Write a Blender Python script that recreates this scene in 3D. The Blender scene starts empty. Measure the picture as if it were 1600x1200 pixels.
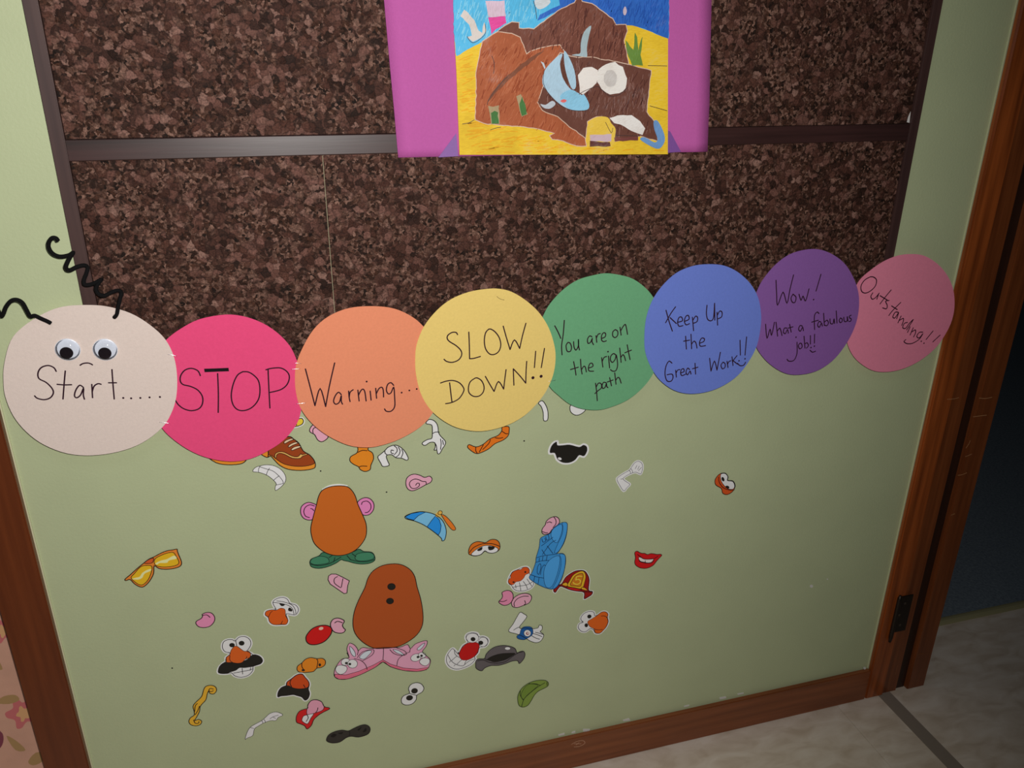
import bpy, math, random
from mathutils import Vector, Matrix
from mathutils.geometry import tessellate_polygon
random.seed(7)
S = bpy.context.scene
COL = S.collection

# ------------------------------------------------------------------ camera
CAM = Vector((0.33774, -1.09252, 1.28381))
YAW, PITCH, ROLL, FPX = 0.286516, 0.394225, 0.0098908, 1273.24
_fw = Vector((math.sin(YAW) * math.cos(PITCH), math.cos(YAW) * math.cos(PITCH), -math.sin(PITCH)))
_r0 = Vector((math.cos(YAW), -math.sin(YAW), 0))
_u0 = _r0.cross(_fw)
RT = _r0 * math.cos(ROLL) + _u0 * math.sin(ROLL)
UP = -_r0 * math.sin(ROLL) + _u0 * math.cos(ROLL)
cam = bpy.data.cameras.new('camera')
cam.sensor_width = 36
cam.lens = FPX / 1600 * 36
cam.clip_start = 0.02
co = bpy.data.objects.new('camera', cam)
COL.objects.link(co)
m = Matrix((RT, UP, -_fw)).transposed().to_4x4()
m.translation = CAM
co.matrix_world = m
S.camera = co

# ------------------------------------------------------------------ world, lights, exposure
S.view_settings.view_transform = 'Standard'
S.view_settings.look = 'None'
S.view_settings.exposure = 0
S.view_settings.gamma = 1
S.view_settings.use_curve_mapping = False
w = bpy.data.worlds.new('world')
S.world = w
w.use_nodes = True
w.node_tree.nodes['Background'].inputs[0].default_value = (0.55, 0.62, 0.7, 1)
w.node_tree.nodes['Background'].inputs[1].default_value = 0.012
# the flash of the camera, a little above and right of the lens
fl = bpy.data.lights.new('camera_flash', 'SPOT')
fl.energy = 42
fl.shadow_soft_size = 0.012
fl.spot_size = math.radians(130)
fl.spot_blend = 0.8
fl.color = (1.0, 0.965, 0.93)
fo = bpy.data.objects.new('camera_flash', fl)
COL.objects.link(fo)
_fp = CAM + UP * 0.055 + RT * 0.045
# the reflector of the flash throws its beam a little left of the lens axis
_fd = (_fw + RT * (-450 / FPX) + UP * (50 / FPX)).normalized()
fo.matrix_world = Matrix.Translation(_fp) @ _fd.to_track_quat('-Z', 'Y').to_matrix().to_4x4()
# weak ceiling light of the room, behind and above the camera
cl = bpy.data.lights.new('ceiling_lamp', 'AREA')
cl.energy = 1.8
cl.size = 0.5
cl.color = (0.85, 0.95, 1.0)
clo = bpy.data.objects.new('ceiling_lamp', cl)
COL.objects.link(clo)
clo.location = (0.15, -1.0, 2.35)
clo.rotation_euler = (math.radians(15), 0, 0)


# ------------------------------------------------------------------ helpers
def ray(px, py):
    return _fw + RT * ((px - 800) / FPX) + UP * ((600 - py) / FPX)


def on_wall(px, py, y=0.0):
    """the point of the plane y = const (parallel to the wall) measured at a pixel of the photograph"""
    d = ray(px, py)
    return CAM + d * ((y - CAM.y) / d.y)


def lin(c):
    c = c / 255.0
    return c / 12.92 if c <= 0.04045 else ((c + 0.055) / 1.055) ** 2.4


def rgb(r, g, b, k=1.0):
    return (min(.95, lin(r) * k), min(.95, lin(g) * k), min(.95, lin(b) * k), 1)


_mats = {}


def mat(name, color, rough=0.6, metal=0.0, spec=0.5, bump=0.0, bscale=400, vary=0.0, vscale=30):
    key = name
    if key in _mats:
        return _mats[key]
    M = bpy.data.materials.new(name)
    M.use_nodes = True
    nt = M.node_tree
    b = nt.nodes['Principled BSDF']
    b.inputs['Base Color'].default_value = color
    b.inputs['Roughness'].default_value = rough
    b.inputs['Metallic'].default_value = metal
    b.inputs['Specular IOR Level'].default_value = spec
    geo = nt.nodes.new('ShaderNodeNewGeometry')
    if bump:
        n = nt.nodes.new('ShaderNodeTexNoise')
        n.inputs['Scale'].default_value = bscale
        n.inputs['Detail'].default_value = 3
        nt.links.new(geo.outputs['Position'], n.inputs['Vector'])
        bp = nt.nodes.new('ShaderNodeBump')
        bp.inputs['Strength'].default_value = bump
        bp.inputs['Distance'].default_value = 0.001
        nt.links.new(n.outputs[0], bp.inputs['Height'])
        nt.links.new(bp.outputs[0], b.inputs['Normal'])
    if vary:
        n = nt.nodes.new('ShaderNodeTexNoise')
        n.inputs['Scale'].default_value = vscale
        n.inputs['Detail'].default_value = 4
        nt.links.new(geo.outputs['Position'], n.inputs['Vector'])
        r = nt.nodes.new('ShaderNodeMapRange')
        r.inputs[1].default_value = 0.3
        r.inputs[2].default_value = 0.7
        r.inputs[3].default_value = 1 - vary
        r.inputs[4].default_value = 1 + vary
        nt.links.new(n.outputs[0], r.inputs[0])
        mx = nt.nodes.new('ShaderNodeVectorMath')
        mx.operation = 'SCALE'
        mx.inputs[0].default_value = color[:3]
        nt.links.new(r.outputs[0], mx.inputs['Scale'])
        nt.links.new(mx.outputs[0], b.inputs['Base Color'])
    _mats[key] = M
    return M


def paper(r, g, b, k=1.0):
    return mat('paper_%d_%d_%d' % (r, g, b), rgb(r, g, b, k), 0.75, spec=0.2, bump=0.25, bscale=900, vary=0.03, vscale=300)


def vinyl(r, g, b):
    return mat('print_%d_%d_%d' % (r, g, b), rgb(r, g, b, 1.3), 0.45, spec=0.25)


def link(name, me, parent=None):
    o = bpy.data.objects.new(name, me)
    COL.objects.link(o)
    if parent is not None:
        o.parent = parent
    return o


def mesh_obj(name, verts, faces, material, parent=None, smooth=False, origin=None):
    """verts in world space; the object's origin goes to `origin` (default the middle of the verts)"""
    if origin is None:
        n = len(verts)
        mn = [min(v[i] for v in verts) for i in range(3)]
        mxx = [max(v[i] for v in verts) for i in range(3)]
        origin = Vector([(mn[i] + mxx[i]) / 2 for i in range(3)])
    origin = Vector(origin)
    me = bpy.data.meshes.new(name)
    me.from_pydata([tuple(Vector(v) - origin) for v in verts], [], faces)
    me.update()
    if smooth:
        for p in me.polygons:
            p.use_smooth = True
    me.materials.append(material)
    o = link(name, me, parent)
    if parent is not None:
        o.location = origin - wloc(parent)
    else:
        o.location = origin
    return o


def wloc(o):
    v = Vector(o.location)
    while o.parent is not None:
        o = o.parent
        v = v + Vector(o.location)
    return v


def empty(name, loc):
    o = link(name, None)
    o.location = loc
    return o


def tag(o, label=None, cat=None, group=None, kind=None):
    if label: o['label'] = label
    if cat: o['category'] = cat
    if group: o['group'] = group
    if kind: o['kind'] = kind
    return o


def box(name, x0, x1, y0, y1, z0, z1, material, parent=None, bev=0.0):
    """box with a chamfer on its edges"""
    if not bev:
        v = [(x, y, z) for x in (x0, x1) for y in (y0, y1) for z in (z0, z1)]
        f = [(0, 1, 3, 2), (4, 6, 7, 5), (0, 4, 5, 1), (2, 3, 7, 6), (0, 2, 6, 4), (1, 5, 7, 3)]
        return mesh_obj(name, v, f, material, parent)
    import bmesh
    bm = bmesh.new()
    bmesh.ops.create_cube(bm, size=1)
    for v in bm.verts:
        v.co = Vector((x0 + (v.co.x + .5) * (x1 - x0), y0 + (v.co.y + .5) * (y1 - y0), z0 + (v.co.z + .5) * (z1 - z0)))
    bmesh.ops.bevel(bm, geom=bm.edges[:], offset=bev, segments=2, affect='EDGES')
    vs = [v.co.copy() for v in bm.verts]
    bm.verts.index_update()
    fs = [[v.index for v in f.verts] for f in bm.faces]
    bm.free()
    return mesh_obj(name, vs, fs, material, parent)


def spline(pts, closed=True, n=4):
    out = []
    N = len(pts)
    rng = range(N) if closed else range(N - 1)
    for i in rng:
        if closed:
            p0, p1, p2, p3 = pts[i - 1], pts[i], pts[(i + 1) % N], pts[(i + 2) % N]
        else:
            p0, p1, p2, p3 = pts[max(i - 1, 0)], pts[i], pts[i + 1], pts[min(i + 2, N - 1)]
        for k in range(n):
            t = k / n
            q = []
            for a in range(len(p1)):
                q.append(0.5 * (2 * p1[a] + (p2[a] - p0[a]) * t + (2 * p0[a] - 5 * p1[a] + 4 * p2[a] - p3[a]) * t * t
                                + (3 * p1[a] - p0[a] - 3 * p2[a] + p3[a]) * t ** 3))
            out.append(tuple(q))
    if not closed:
        out.append(tuple(pts[-1]))
    return out


class Crop:
    """reads coordinates taken in an enlarged view of the photograph"""

    def __init__(s, ox, oy, k): s.ox, s.oy, s.k = ox, oy, k

    def __call__(s, pts): return [(s.ox + p[0] / s.k, s.oy + p[1] / s.k) for p in pts]


def ell(cx, cy, rx, ry, ang=0, n=20):
    a = math.radians(ang)
    return [(cx + rx * math.cos(t) * math.cos(a) - ry * math.sin(t) * math.sin(a),
             cy + rx * math.cos(t) * math.sin(a) + ry * math.sin(t) * math.cos(a))
            for t in [2 * math.pi * i / n for i in range(n)]]


def slab(name, pix, y, thick, material, parent=None):
    """flat cut-out with outline `pix`; its front face at depth y, its back at y + thick"""
    P = [on_wall(px, py, y) for px, py in pix]
    tris = tessellate_polygon([[Vector((p.x, p.z, 0)) for p in P]])
    n = len(P)
    v = [tuple(p) for p in P]
    f = []
    for t in tris:
        a, b, c = [P[i] for i in t]
        cr = (b - a).cross(c - a)
        f.append(tuple(t) if cr.y < 0 else (t[0], t[2], t[1]))
    if thick:
        v += [(p.x, y + thick, p.z) for p in P]
        f += [tuple(reversed([i + n for i in t])) for t in f]
        area = sum(P[i].x * P[(i + 1) % n].z - P[(i + 1) % n].x * P[i].z for i in range(n))
        for i in range(n):
            j = (i + 1) % n
            f.append((i, i + n, j + n, j) if area > 0 else (i, j, j + n, i + n))
    return mesh_obj(name, v, f, material, parent)


def strokes(name, lines, y, width, material, parent=None):
    """pen lines: ribbons of `width` metres with round joins, all lines in one mesh"""
    V, F = [], []
    h = width / 2
    for li, ln in enumerate(lines):
        yy = y - 4e-6 * (li % 12)
        P = []
        for px, py in ln:
            p = on_wall(px, py, yy)
            if not P or (p - P[-1]).length > width * 0.12: P.append(p)
        if len(P) == 1:
            p, k = P[0], len(V)
            V += [(p.x + h * 1.6 * math.cos(t * math.pi / 4), p.y, p.z + h * 1.6 * math.sin(t * math.pi / 4)) for t in range(8)]
            F.append(tuple(range(k, k + 8)))
            continue
        closed = (P[0] - P[-1]).length < width * 0.4 and len(P) > 4
        if closed: P[-1] = P[0]
        k0 = len(V)
        n = len(P)
        for i, p in enumerate(P):
            pa = P[i - 1] if i else (P[-2] if closed else None)
            pb = P[i + 1] if i < n - 1 else (P[1] if closed else None)
            d1 = (p - pa).normalized() if pa is not None else (pb - p).normalized()
            d2 = (pb - p).normalized() if pb is not None else d1
            t = d1 + d2
            if t.length < 0.3: t = d2
            t.normalize()
            nn = Vector((-t.z, 0, t.x)) * (h / max(0.6, abs(t.dot(d2))))
            V += [tuple(p + nn), tuple(p - nn)]
        for i in range(n - 1):
            a = k0 + 2 * i
            F.append((a + 1, a + 3, a + 2, a))
        if not closed:
            for p, q, a, c in ((P[0], P[1], k0, k0 + 1), (P[-1], P[-2], k0 + 2 * n - 1, k0 + 2 * n - 2)):
                t = (p - q).normalized() * h
                nn = Vector((-t.z, 0, t.x))
                k = len(V)
                V += [tuple(p + t * .7 + nn * .6), tuple(p + t * .7 - nn * .6)]
                # rounded tip
                F.append((a, k, k + 1, c) if (Vector(V[a]) - Vector(V[k])).length < (Vector(V[a]) - Vector(V[k + 1])).length else (a, k + 1, k, c))
    return mesh_obj(name, V, F, material, parent)


def tube(name, pts, r, material, parent=None, seg=8):
    V, F = [], []
    P = [Vector(p) for p in pts]
    ref = Vector((0, -1, 0))
    for i, p in enumerate(P):
        t = (P[min(i + 1, len(P) - 1)] - P[max(i - 1, 0)]).normalized()
        a = ref - t * ref.dot(t)
        if a.length < 1e-4: a = Vector((0, 0, 1)) - t * t.z
        a.normalize()
        ref = a
        b = t.cross(a)
        rr = r * (0.6 if i in (0, len(P) - 1) else 1)
        for k in range(seg):
            an = 2 * math.pi * k / seg
            V.append(tuple(p + a * rr * math.cos(an) + b * rr * math.sin(an)))
        if i:
            for k in range(seg):
                F.append(((i - 1) * seg + k, (i - 1) * seg + (k + 1) % seg, i * seg + (k + 1) % seg, i * seg + k))
    F.append(tuple(reversed(range(seg))))
    F.append(tuple(range(len(V) - seg, len(V))))
    return mesh_obj(name, V, F, material, parent, smooth=True)


# ------------------------------------------------------------------ materials of the setting
def wall_paint():
    M = mat('green_wall_paint', rgb(194, 204, 162), 0.5, spec=0.35, bump=0.3, bscale=260, vary=0.025, vscale=9)
    return M


def wood(name, c1, c2, rough=0.35, axis='z', spec=0.5):
    M = bpy.data.materials.new(name)
    M.use_nodes = True
    nt = M.node_tree
    b = nt.nodes['Principled BSDF']
    b.inputs['Roughness'].default_value = rough
    b.inputs['Specular IOR Level'].default_value = spec
    geo = nt.nodes.new('ShaderNodeNewGeometry')
    mp = nt.nodes.new('ShaderNodeMapping')
    mp.inputs['Scale'].default_value = {'z': (90, 90, 4), 'x': (4, 90, 90)}[axis]
    nt.links.new(geo.outputs['Position'], mp.inputs['Vector'])
    n = nt.nodes.new('ShaderNodeTexNoise')
    n.inputs['Scale'].default_value = 1
    n.inputs['Detail'].default_value = 5
    nt.links.new(mp.outputs[0], n.inputs['Vector'])
    r = nt.nodes.new('ShaderNodeValToRGB')
    r.color_ramp.elements[0].position = 0.3
    r.color_ramp.elements[0].color = c1
    r.color_ramp.elements[1].position = 0.7
    r.color_ramp.elements[1].color = c2
    nt.links.new(n.outputs[0], r.inputs[0])
    nt.links.new(r.outputs[0], b.inputs['Base Color'])
    bp = nt.nodes.new('ShaderNodeBump')
    bp.inputs['Strength'].default_value = 0.15
    bp.inputs['Distance'].default_value = 0.0005
    nt.links.new(n.outputs[0], bp.inputs['Height'])
    nt.links.new(bp.outputs[0], b.inputs['Normal'])
    return M


def cork():
    M = bpy.data.materials.new('dark_cork')
    M.use_nodes = True
    nt = M.node_tree
    L = nt.links.new
    b = nt.nodes['Principled BSDF']
    b.inputs['Roughness'].default_value = 0.7
    b.inputs['Specular IOR Level'].default_value = 0.18
    geo = nt.nodes.new('ShaderNodeNewGeometry')
    # warp so that the granules are irregular chips
    wn = nt.nodes.new('ShaderNodeTexNoise')
    wn.inputs['Scale'].default_value = 130
    wn.inputs['Detail'].default_value = 3
    L(geo.outputs['Position'], wn.inputs['Vector'])
    sc = nt.nodes.new('ShaderNodeVectorMath'); sc.operation = 'MULTIPLY_ADD'
    sc.inputs[1].default_value = (0.010, 0.010, 0.010)
    L(wn.outputs['Color'], sc.inputs[0])
    L(geo.outputs['Position'], sc.inputs[2])

    def vor(scale, feat='F1'):
        v = nt.nodes.new('ShaderNodeTexVoronoi')
        v.feature = feat
        v.inputs['Scale'].default_value = scale
        L(sc.outputs[0], v.inputs['Vector'])
        return v
    v1, v2 = vor(108), vor(250)
    e = vor(108, 'DISTANCE_TO_EDGE')
    sep = nt.nodes.new('ShaderNodeSeparateColor'); L(v1.outputs['Color'], sep.inputs[0])
    sep2 = nt.nodes.new('ShaderNodeSeparateColor'); L(v2.outputs['Color'], sep2.inputs[0])
    r1 = nt.nodes.new('ShaderNodeValToRGB')
    cr = r1.color_ramp
    cr.elements[0].position = 0.0; cr.elements[0].color = rgb(40, 24, 17)
    cr.elements[1].position = 1.0; cr.elements[1].color = rgb(142, 108, 96)
    for ps, c in ((0.3, (66, 40, 32)), (0.6, (88, 56, 46)), (0.88, (118, 82, 72))):
        el = cr.elements.new(ps); el.color = rgb(*c)
    L(sep.outputs[0], r1.inputs[0])
    r2 = nt.nodes.new('ShaderNodeValToRGB')
    cr = r2.color_ramp
    cr.elements[0].position = 0.0; cr.elements[0].color = rgb(28, 17, 12)
    cr.elements[1].position = 1.0; cr.elements[1].color = rgb(138, 104, 90)
    el = cr.elements.new(0.5); el.color = rgb(74, 46, 34)
    L(sep2.outputs[1], r2.inputs[0])
    # some places are coarse chips, some fine crumbs
    n = nt.nodes.new('ShaderNodeTexNoise'); n.inputs['Scale'].default_value = 60
    L(geo.outputs['Position'], n.inputs['Vector'])
    mr = nt.nodes.new('ShaderNodeMapRange')
    mr.inputs[1].default_value = 0.42; mr.inputs[2].default_value = 0.58
    L(n.outputs[0], mr.inputs[0])
    mx = nt.nodes.new('ShaderNodeMix'); mx.data_type = 'RGBA'
    L(mr.outputs[0], mx.inputs['Factor']); L(r1.outputs[0], mx.inputs['A']); L(r2.outputs[0], mx.inputs['B'])
    # dark binder between chips
    me_ = nt.nodes.new('ShaderNodeMapRange')
    me_.inputs[1].default_value = 0.0; me_.inputs[2].default_value = 0.14
    me_.inputs[3].default_value = 0.6; me_.inputs[4].default_value = 1.0
    L(e.outputs['Distance'], me_.inputs[0])
    fine = nt.nodes.new('ShaderNodeTexNoise'); fine.inputs['Scale'].default_value = 500; fine.inputs['Detail'].default_value = 3
    L(geo.outputs['Position'], fine.inputs['Vector'])
    mf = nt.nodes.new('ShaderNodeMapRange')
    mf.inputs[1].default_value = 0.3; mf.inputs[2].default_value = 0.7; mf.inputs[3].default_value = 0.6; mf.inputs[4].default_value = 1.4
    L(fine.outputs[0], mf.inputs[0])
    mm = nt.nodes.new('ShaderNodeMath'); mm.operation = 'MULTIPLY'
    L(me_.outputs[0], mm.inputs[0]); L(mf.outputs[0], mm.inputs[1])
    s2 = nt.nodes.new('ShaderNodeVectorMath'); s2.operation = 'SCALE'
    L(mx.outputs['Result'], s2.inputs[0]); L(mm.outputs[0], s2.inputs['Scale'])
    L(s2.outputs[0], b.inputs['Base Color'])
    bp = nt.nodes.new('ShaderNodeBump')
    bp.inputs['Strength'].default_value = 0.8
    bp.inputs['Distance'].default_value = 0.0012
    hh = nt.nodes.new('ShaderNodeMath'); hh.operation = 'MULTIPLY'
    L(sep.outputs[2], hh.inputs[0]); L(mm.outputs[0], hh.inputs[1])
    L(hh.outputs[0], bp.inputs['Height'])
    L(bp.outputs[0], b.inputs['Normal'])
    return M


def marbled(name, cols, scale=6, rough=0.45, stretch=(1, 1, 1), speck=0.0):
    M = bpy.data.materials.new(name)
    M.use_nodes = True
    nt = M.node_tree
    b = nt.nodes['Principled BSDF']
    b.inputs['Roughness'].default_value = rough
    geo = nt.nodes.new('ShaderNodeNewGeometry')
    mp = nt.nodes.new('ShaderNodeMapping')
    mp.inputs['Scale'].default_value = stretch
    mp.inputs['Rotation'].default_value = (0, 0, 0.7)
    nt.links.new(geo.outputs['Position'], mp.inputs['Vector'])
    n = nt.nodes.new('ShaderNodeTexNoise')
    n.inputs['Scale'].default_value = scale
    n.inputs['Detail'].default_value = 6
    n.inputs['Distortion'].default_value = 0.6
    nt.links.new(mp.outputs[0], n.inputs['Vector'])
    r = nt.nodes.new('ShaderNodeValToRGB')
    cr = r.color_ramp
    cr.elements[0].position = 0.3; cr.elements[0].color = cols[0]
    cr.elements[1].position = 0.68; cr.elements[1].color = cols[-1]
    for i, c in enumerate(cols[1:-1]):
        el = cr.elements.new(0.3 + 0.38 * (i + 1) / (len(cols) - 1)); el.color = c
    nt.links.new(n.outputs[0], r.inputs[0])
    nt.links.new(r.outputs[0], b.inputs['Base Color'])
    return M


M_WALL = wall_paint()
M_TRIM = wood('reddish_brown_varnish', rgb(104, 52, 24), rgb(140, 76, 38), 0.32)
M_TRIML = wood('dark_brown_varnish', rgb(98, 46, 20), rgb(118, 58, 26), 0.4)
M_JAMB = wood('orange_brown_varnish', rgb(120, 58, 24), rgb(178, 92, 40), 0.3)
M_JAMB_SHADE = wood('shaded_rebate_wood', rgb(38, 20, 10), rgb(56, 28, 14), 0.5)  # shadow in the rebate is put into this darker wood colour
M_BASE = wood('baseboard_varnish', rgb(116, 62, 32), rgb(146, 82, 46), 0.35, 'x')
M_FRAME = wood('dark_frame_wood', rgb(64, 44, 42), rgb(82, 58, 54), 0.42)
M_BATTEN = wood('dark_batten_wood', rgb(44, 28, 26), rgb(70, 44, 42), 0.31, 'x', 0.8)
M_CORK = cork()
M_INK = mat('black_ink', rgb(28, 20, 24), 0.4, spec=0.3)
M_PEN = mat('dark_pen_ink', rgb(52, 26, 40), 0.6, spec=0.1)

# ------------------------------------------------------------------ the setting
ZT = 2.3
wall = tag(box('wall_back', -0.02, 1.60, 0.0, 0.11, 0.0, ZT, M_WALL), kind='structure')

# floor: vinyl sheets with seams, a dark saddle strip under the doorway on the right
M_VINYL = marbled('pinkish_beige_vinyl', [rgb(206, 188, 168), rgb(222, 207, 190), rgb(234, 222, 208)], 16, 0.5, (1, 2.2, 1))
floor = tag(box('floor', -2.5, 4.5, -2.6, 5.0, -0.06, -0.004, mat('subfloor', rgb(60, 52, 46), 0.9)), kind='structure')
box('floor_sheet', -2.5, 1.3795, -2.6, 0.1, -0.004, 0.0, M_VINYL, floor)
box('floor_sheet', 1.3805, 1.484, -2.6, 0.1, -0.004, 0.0, M_VINYL, floor)
box('floor_sheet', 1.515, 4.5, -2.6, 0.148, -0.004, 0.0, M_VINYL, floor)
box('saddle_strip', 1.484, 1.515, -2.6, -0.001, -0.004, 0.0012, mat('grey_brown_saddle', rgb(146, 134, 122), 0.4), floor)

# left post, baseboard, right door jamb
tr = tag(box('trim_1', -0.08, -0.021, -0.012, 0.12, 0.0, ZT, M_TRIML, bev=0.0015), kind='structure')
bb = tag(box('baseboard_back', -0.0205, 1.4485, -0.011, -0.0002, 0.0, 0.0765, M_BASE, bev=0.0015), kind='structure')
jamb = tag(box('trim_2', 1.449, 1.494, -0.012, -0.0002, 0.0, ZT, M_JAMB, bev=0.003), kind='structure')
box('jamb_board', 1.494, 1.531, -0.007, -0.0002, 0.0, ZT, M_TRIM, jamb, bev=0.001)
box('rebate', 1.531, 1.556, -0.0015, -0.0002, 0.0, ZT, M_JAMB_SHADE, jamb)
box('outer_jamb_board', 1.556, 1.601, -0.012, 0.112, 0.0, ZT, M_TRIM, jamb, bev=0.002)
# hinge leaf set in the jamb, low down
M_HINGE = mat('blackened_steel', rgb(52, 44, 38), 0.4, 0.6)
hg = box('hinge', 1.472, 1.510, -0.0145, -0.0115, 0.172, 0.262, M_HINGE, jamb, bev=0.0008)
hg['label'] = 'dark metal hinge leaf'
hp = tube('knuckle', [(1.474, -0.0165, 0.152 + 0.0116 * i) for i in range(11)], 0.0042, M_HINGE, hg, 10)
for zz, xx in ((0.19, 1.492), (0.217, 1.484), (0.244, 1.492)):
    V = [(xx + 0.003 * math.cos(t * math.pi / 4), -0.0152, zz + 0.003 * math.sin(t * math.pi / 4)) for t in range(8)]
    V += [(v[0], -0.0144, v[2]) for v in V]
    mesh_obj('screw', V, [tuple(range(8))] + [(i, (i + 1) % 8, (i + 1) % 8 + 8, i + 8) for i in range(8)], mat('screw_metal', rgb(110, 100, 90), 0.3, 0.8), hg)
# scratches in the jamb, chips along the paint edge
M_SCR = mat('bare_wood_scratch', rgb(190, 140, 96), 0.7)
strokes('scratch', [spline(Crop(1300, 560, 3)(q), False, 3) for q in (
    [(540, 192), (570, 190), (595, 184)],)], -0.0125, 0.0009, M_SCR, jamb)
strokes('scratch', [spline(Crop(1300, 560, 3)(q), False, 3) for q in (
    [(690, 186), (720, 188), (750, 182)], [(662, 274), (690, 270), (725, 266)], [(590, 548), (610, 545), (632, 536)],
    [(625, 460), (640, 455), (655, 448)], [(628, 420), (642, 400), (648, 385)], [(558, 735), (575, 728)])], -0.0125, 0.0012, M_SCR, jamb)
strokes('scratch', [Crop(1300, 900, 4)(q) for q in ([(540, 488), (575, 486)], [(440, 425), (446, 427)], [(395, 620), (410, 560)], [(282, 690), (305, 600)])], -0.0125, 0.0012, mat('worn_wood', rgb(150, 88, 48), 0.5), jamb)
M_CHIP = mat('white_plaster', rgb(226, 224, 218), 0.8)
for pts in ([(911, 1139), (922, 1139), (921, 1143), (911, 1143)], [(973, 1125), (983, 1122), (985, 1126), (974, 1127)],
            [(1124, 1090), (1134, 1088), (1135, 1091), (1125, 1093)], [(1152, 1084), (1162, 1082), (1162, 1084), (1153, 1086)],
            [(872, 1148), (882, 1145), (882, 1148), (873, 1150)], [(893, 1144), (899, 1142), (899, 1145), (893, 1146)],
            [(1069, 1103), (1077, 1101), (1077, 1103), (1069, 1105)]):
    slab('plaster_chip', pts, -0.0006, 0.0004, M_CHIP, wall)
slab('plaster_chip', ell(1268, 916, 2.6, 2.6, 0, 7), -0.0003, 0.0002, M_CHIP, wall)
slab('plaster_chip', ell(1293, 905, 1.2, 1.2, 0, 6), -0.0003, 0.0002, M_CHIP, wall)
slab('plaster_chip', ell(1351, 1044, 2.2, 2.2, 0, 7), -0.0122, 0.0002, M_CHIP, wall)
for q in ((501, 736), (604, 769), (819, 689), (269, 1044)):
    slab('nail_hole', ell(q[0], q[1], 1.4, 1.1, 0, 8), -0.0002, 0.0001, M_INK, wall)
strokes('baseboard_scuff', [spline([(893, 1163), (900, 1159), (910, 1157), (914, 1161), (906, 1166), (897, 1167)], False, 3),
                            [(897, 1162), (908, 1162)], [(900, 1164), (905, 1160)]], -0.0113, 0.0011, mat('pale_scuff', rgb(206, 158, 128), 0.8), bb)
# thin bead of caulk where the paint meets the post and the jamb
box('caulk_bead', -0.0209, -0.0190, -0.002, -0.0001, 0.0, ZT, mat('caulk', rgb(214, 214, 176), 0.6), wall)
box('caulk_bead', 1.4478, 1.4489, -0.002, -0.0001, 0.0767, ZT, mat('caulk', rgb(214, 214, 176), 0.6), wall)

# the room behind on the right: dark carpet, edge strip, far walls
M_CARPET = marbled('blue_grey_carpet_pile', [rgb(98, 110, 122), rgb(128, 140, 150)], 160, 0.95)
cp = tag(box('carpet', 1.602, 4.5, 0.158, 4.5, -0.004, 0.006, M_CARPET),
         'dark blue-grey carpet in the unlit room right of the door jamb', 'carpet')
es = [(1.602, 0.146), (4.5, 0.146)]
V = []
prof = [(0.143, 0.0), (0.146, 0.004), (0.151, 0.007), (0.157, 0.0075), (0.162, 0.0065)]
for x in (1.602, 4.4):
    V += [(x, yy, zz) for yy, zz in prof]
ed = mesh_obj('edging_strip', V, [(i, i + 5, i + 6, i + 1) for i in range(4)] + [(0, 1, 2, 3, 4), (9, 8, 7, 6, 5)], mat('brass', rgb(206, 198, 150), 0.45, 0.5))
tag(ed, 'thin metal edging strip where beige floor meets dark carpet', 'threshold strip')
M_DARK = mat('unlit_room_wall', rgb(40, 44, 52), 0.8)  # near-black colour paints in the darkness of the unlit room
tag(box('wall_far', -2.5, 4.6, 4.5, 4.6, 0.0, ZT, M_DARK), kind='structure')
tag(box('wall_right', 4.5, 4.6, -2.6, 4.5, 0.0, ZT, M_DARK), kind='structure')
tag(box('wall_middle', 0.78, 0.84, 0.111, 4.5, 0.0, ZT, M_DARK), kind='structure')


# floral papered wall face just behind the post on the left
wl = tag(box('wall_left', -1.6, -0.0805, 0.028, 0.10, 0.0, ZT, mat('peach_wallpaper', rgb(214, 164, 140), 0.8, bump=0.2, bscale=500, vary=0.05, vscale=30)), kind='structure')


def petals(cx, cy, r, seed):
    rnd = random.Random(seed)
    return [(cx + rr * math.cos(t), cy + rr * math.sin(t)) for t, rr in
            [(2 * math.pi * i / 20, r * (1.0 if i % 4 in (1, 2) else 0.72) * rnd.uniform(.9, 1.1)) for i in range(20)]]


FL = mat('rose_print', rgb(206, 112, 112), 0.8)
for i, (cx, cy, r) in enumerate(((34, 1114, 24), (2, 985, 20), (-90, 1060, 26), (-60, 900, 24), (-150, 960, 26), (-30, 790, 24), (-130, 820, 24))):
    fw_ = slab('printed_flower', spline(petals(cx, cy, r, i), True, 3), 0.0278, 0, FL, wl)
    slab('flower_centre', spline(petals(cx + 3, cy + 1, r * .5, i + 9), True, 3), 0.0277, 0, mat('peach_print', rgb(222, 170, 118), 0.8), fw_)
for pts in ([(-6, 1098), (6, 1088), (24, 1086), (30, 1094), (14, 1100)], [(44, 1190), (56, 1176), (72, 1178), (66, 1190), (52, 1196)],
            [(-20, 1020), (-4, 1030), (4, 1046), (-10, 1042)], [(10, 1150), (26, 1158), (40, 1172), (24, 1172)], [(-90, 980), (-70, 1000), (-66, 1020), (-86, 1006)]):
    slab('printed_leaf', spline(pts, True, 3), 0.0277, 0, mat('olive_print', rgb(176, 140, 92), 0.8), wl)
for pts in ([(-8, 1140), (4, 1146), (5, 1160), (-2, 1170), (-12, 1160)], [(-60, 960), (-50, 966), (-52, 980), (-64, 978)]):
    slab('printed_bud', spline(pts, True, 3), 0.0277, 0, mat('maroon_print', rgb(132, 62, 78), 0.8), wl)

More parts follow.
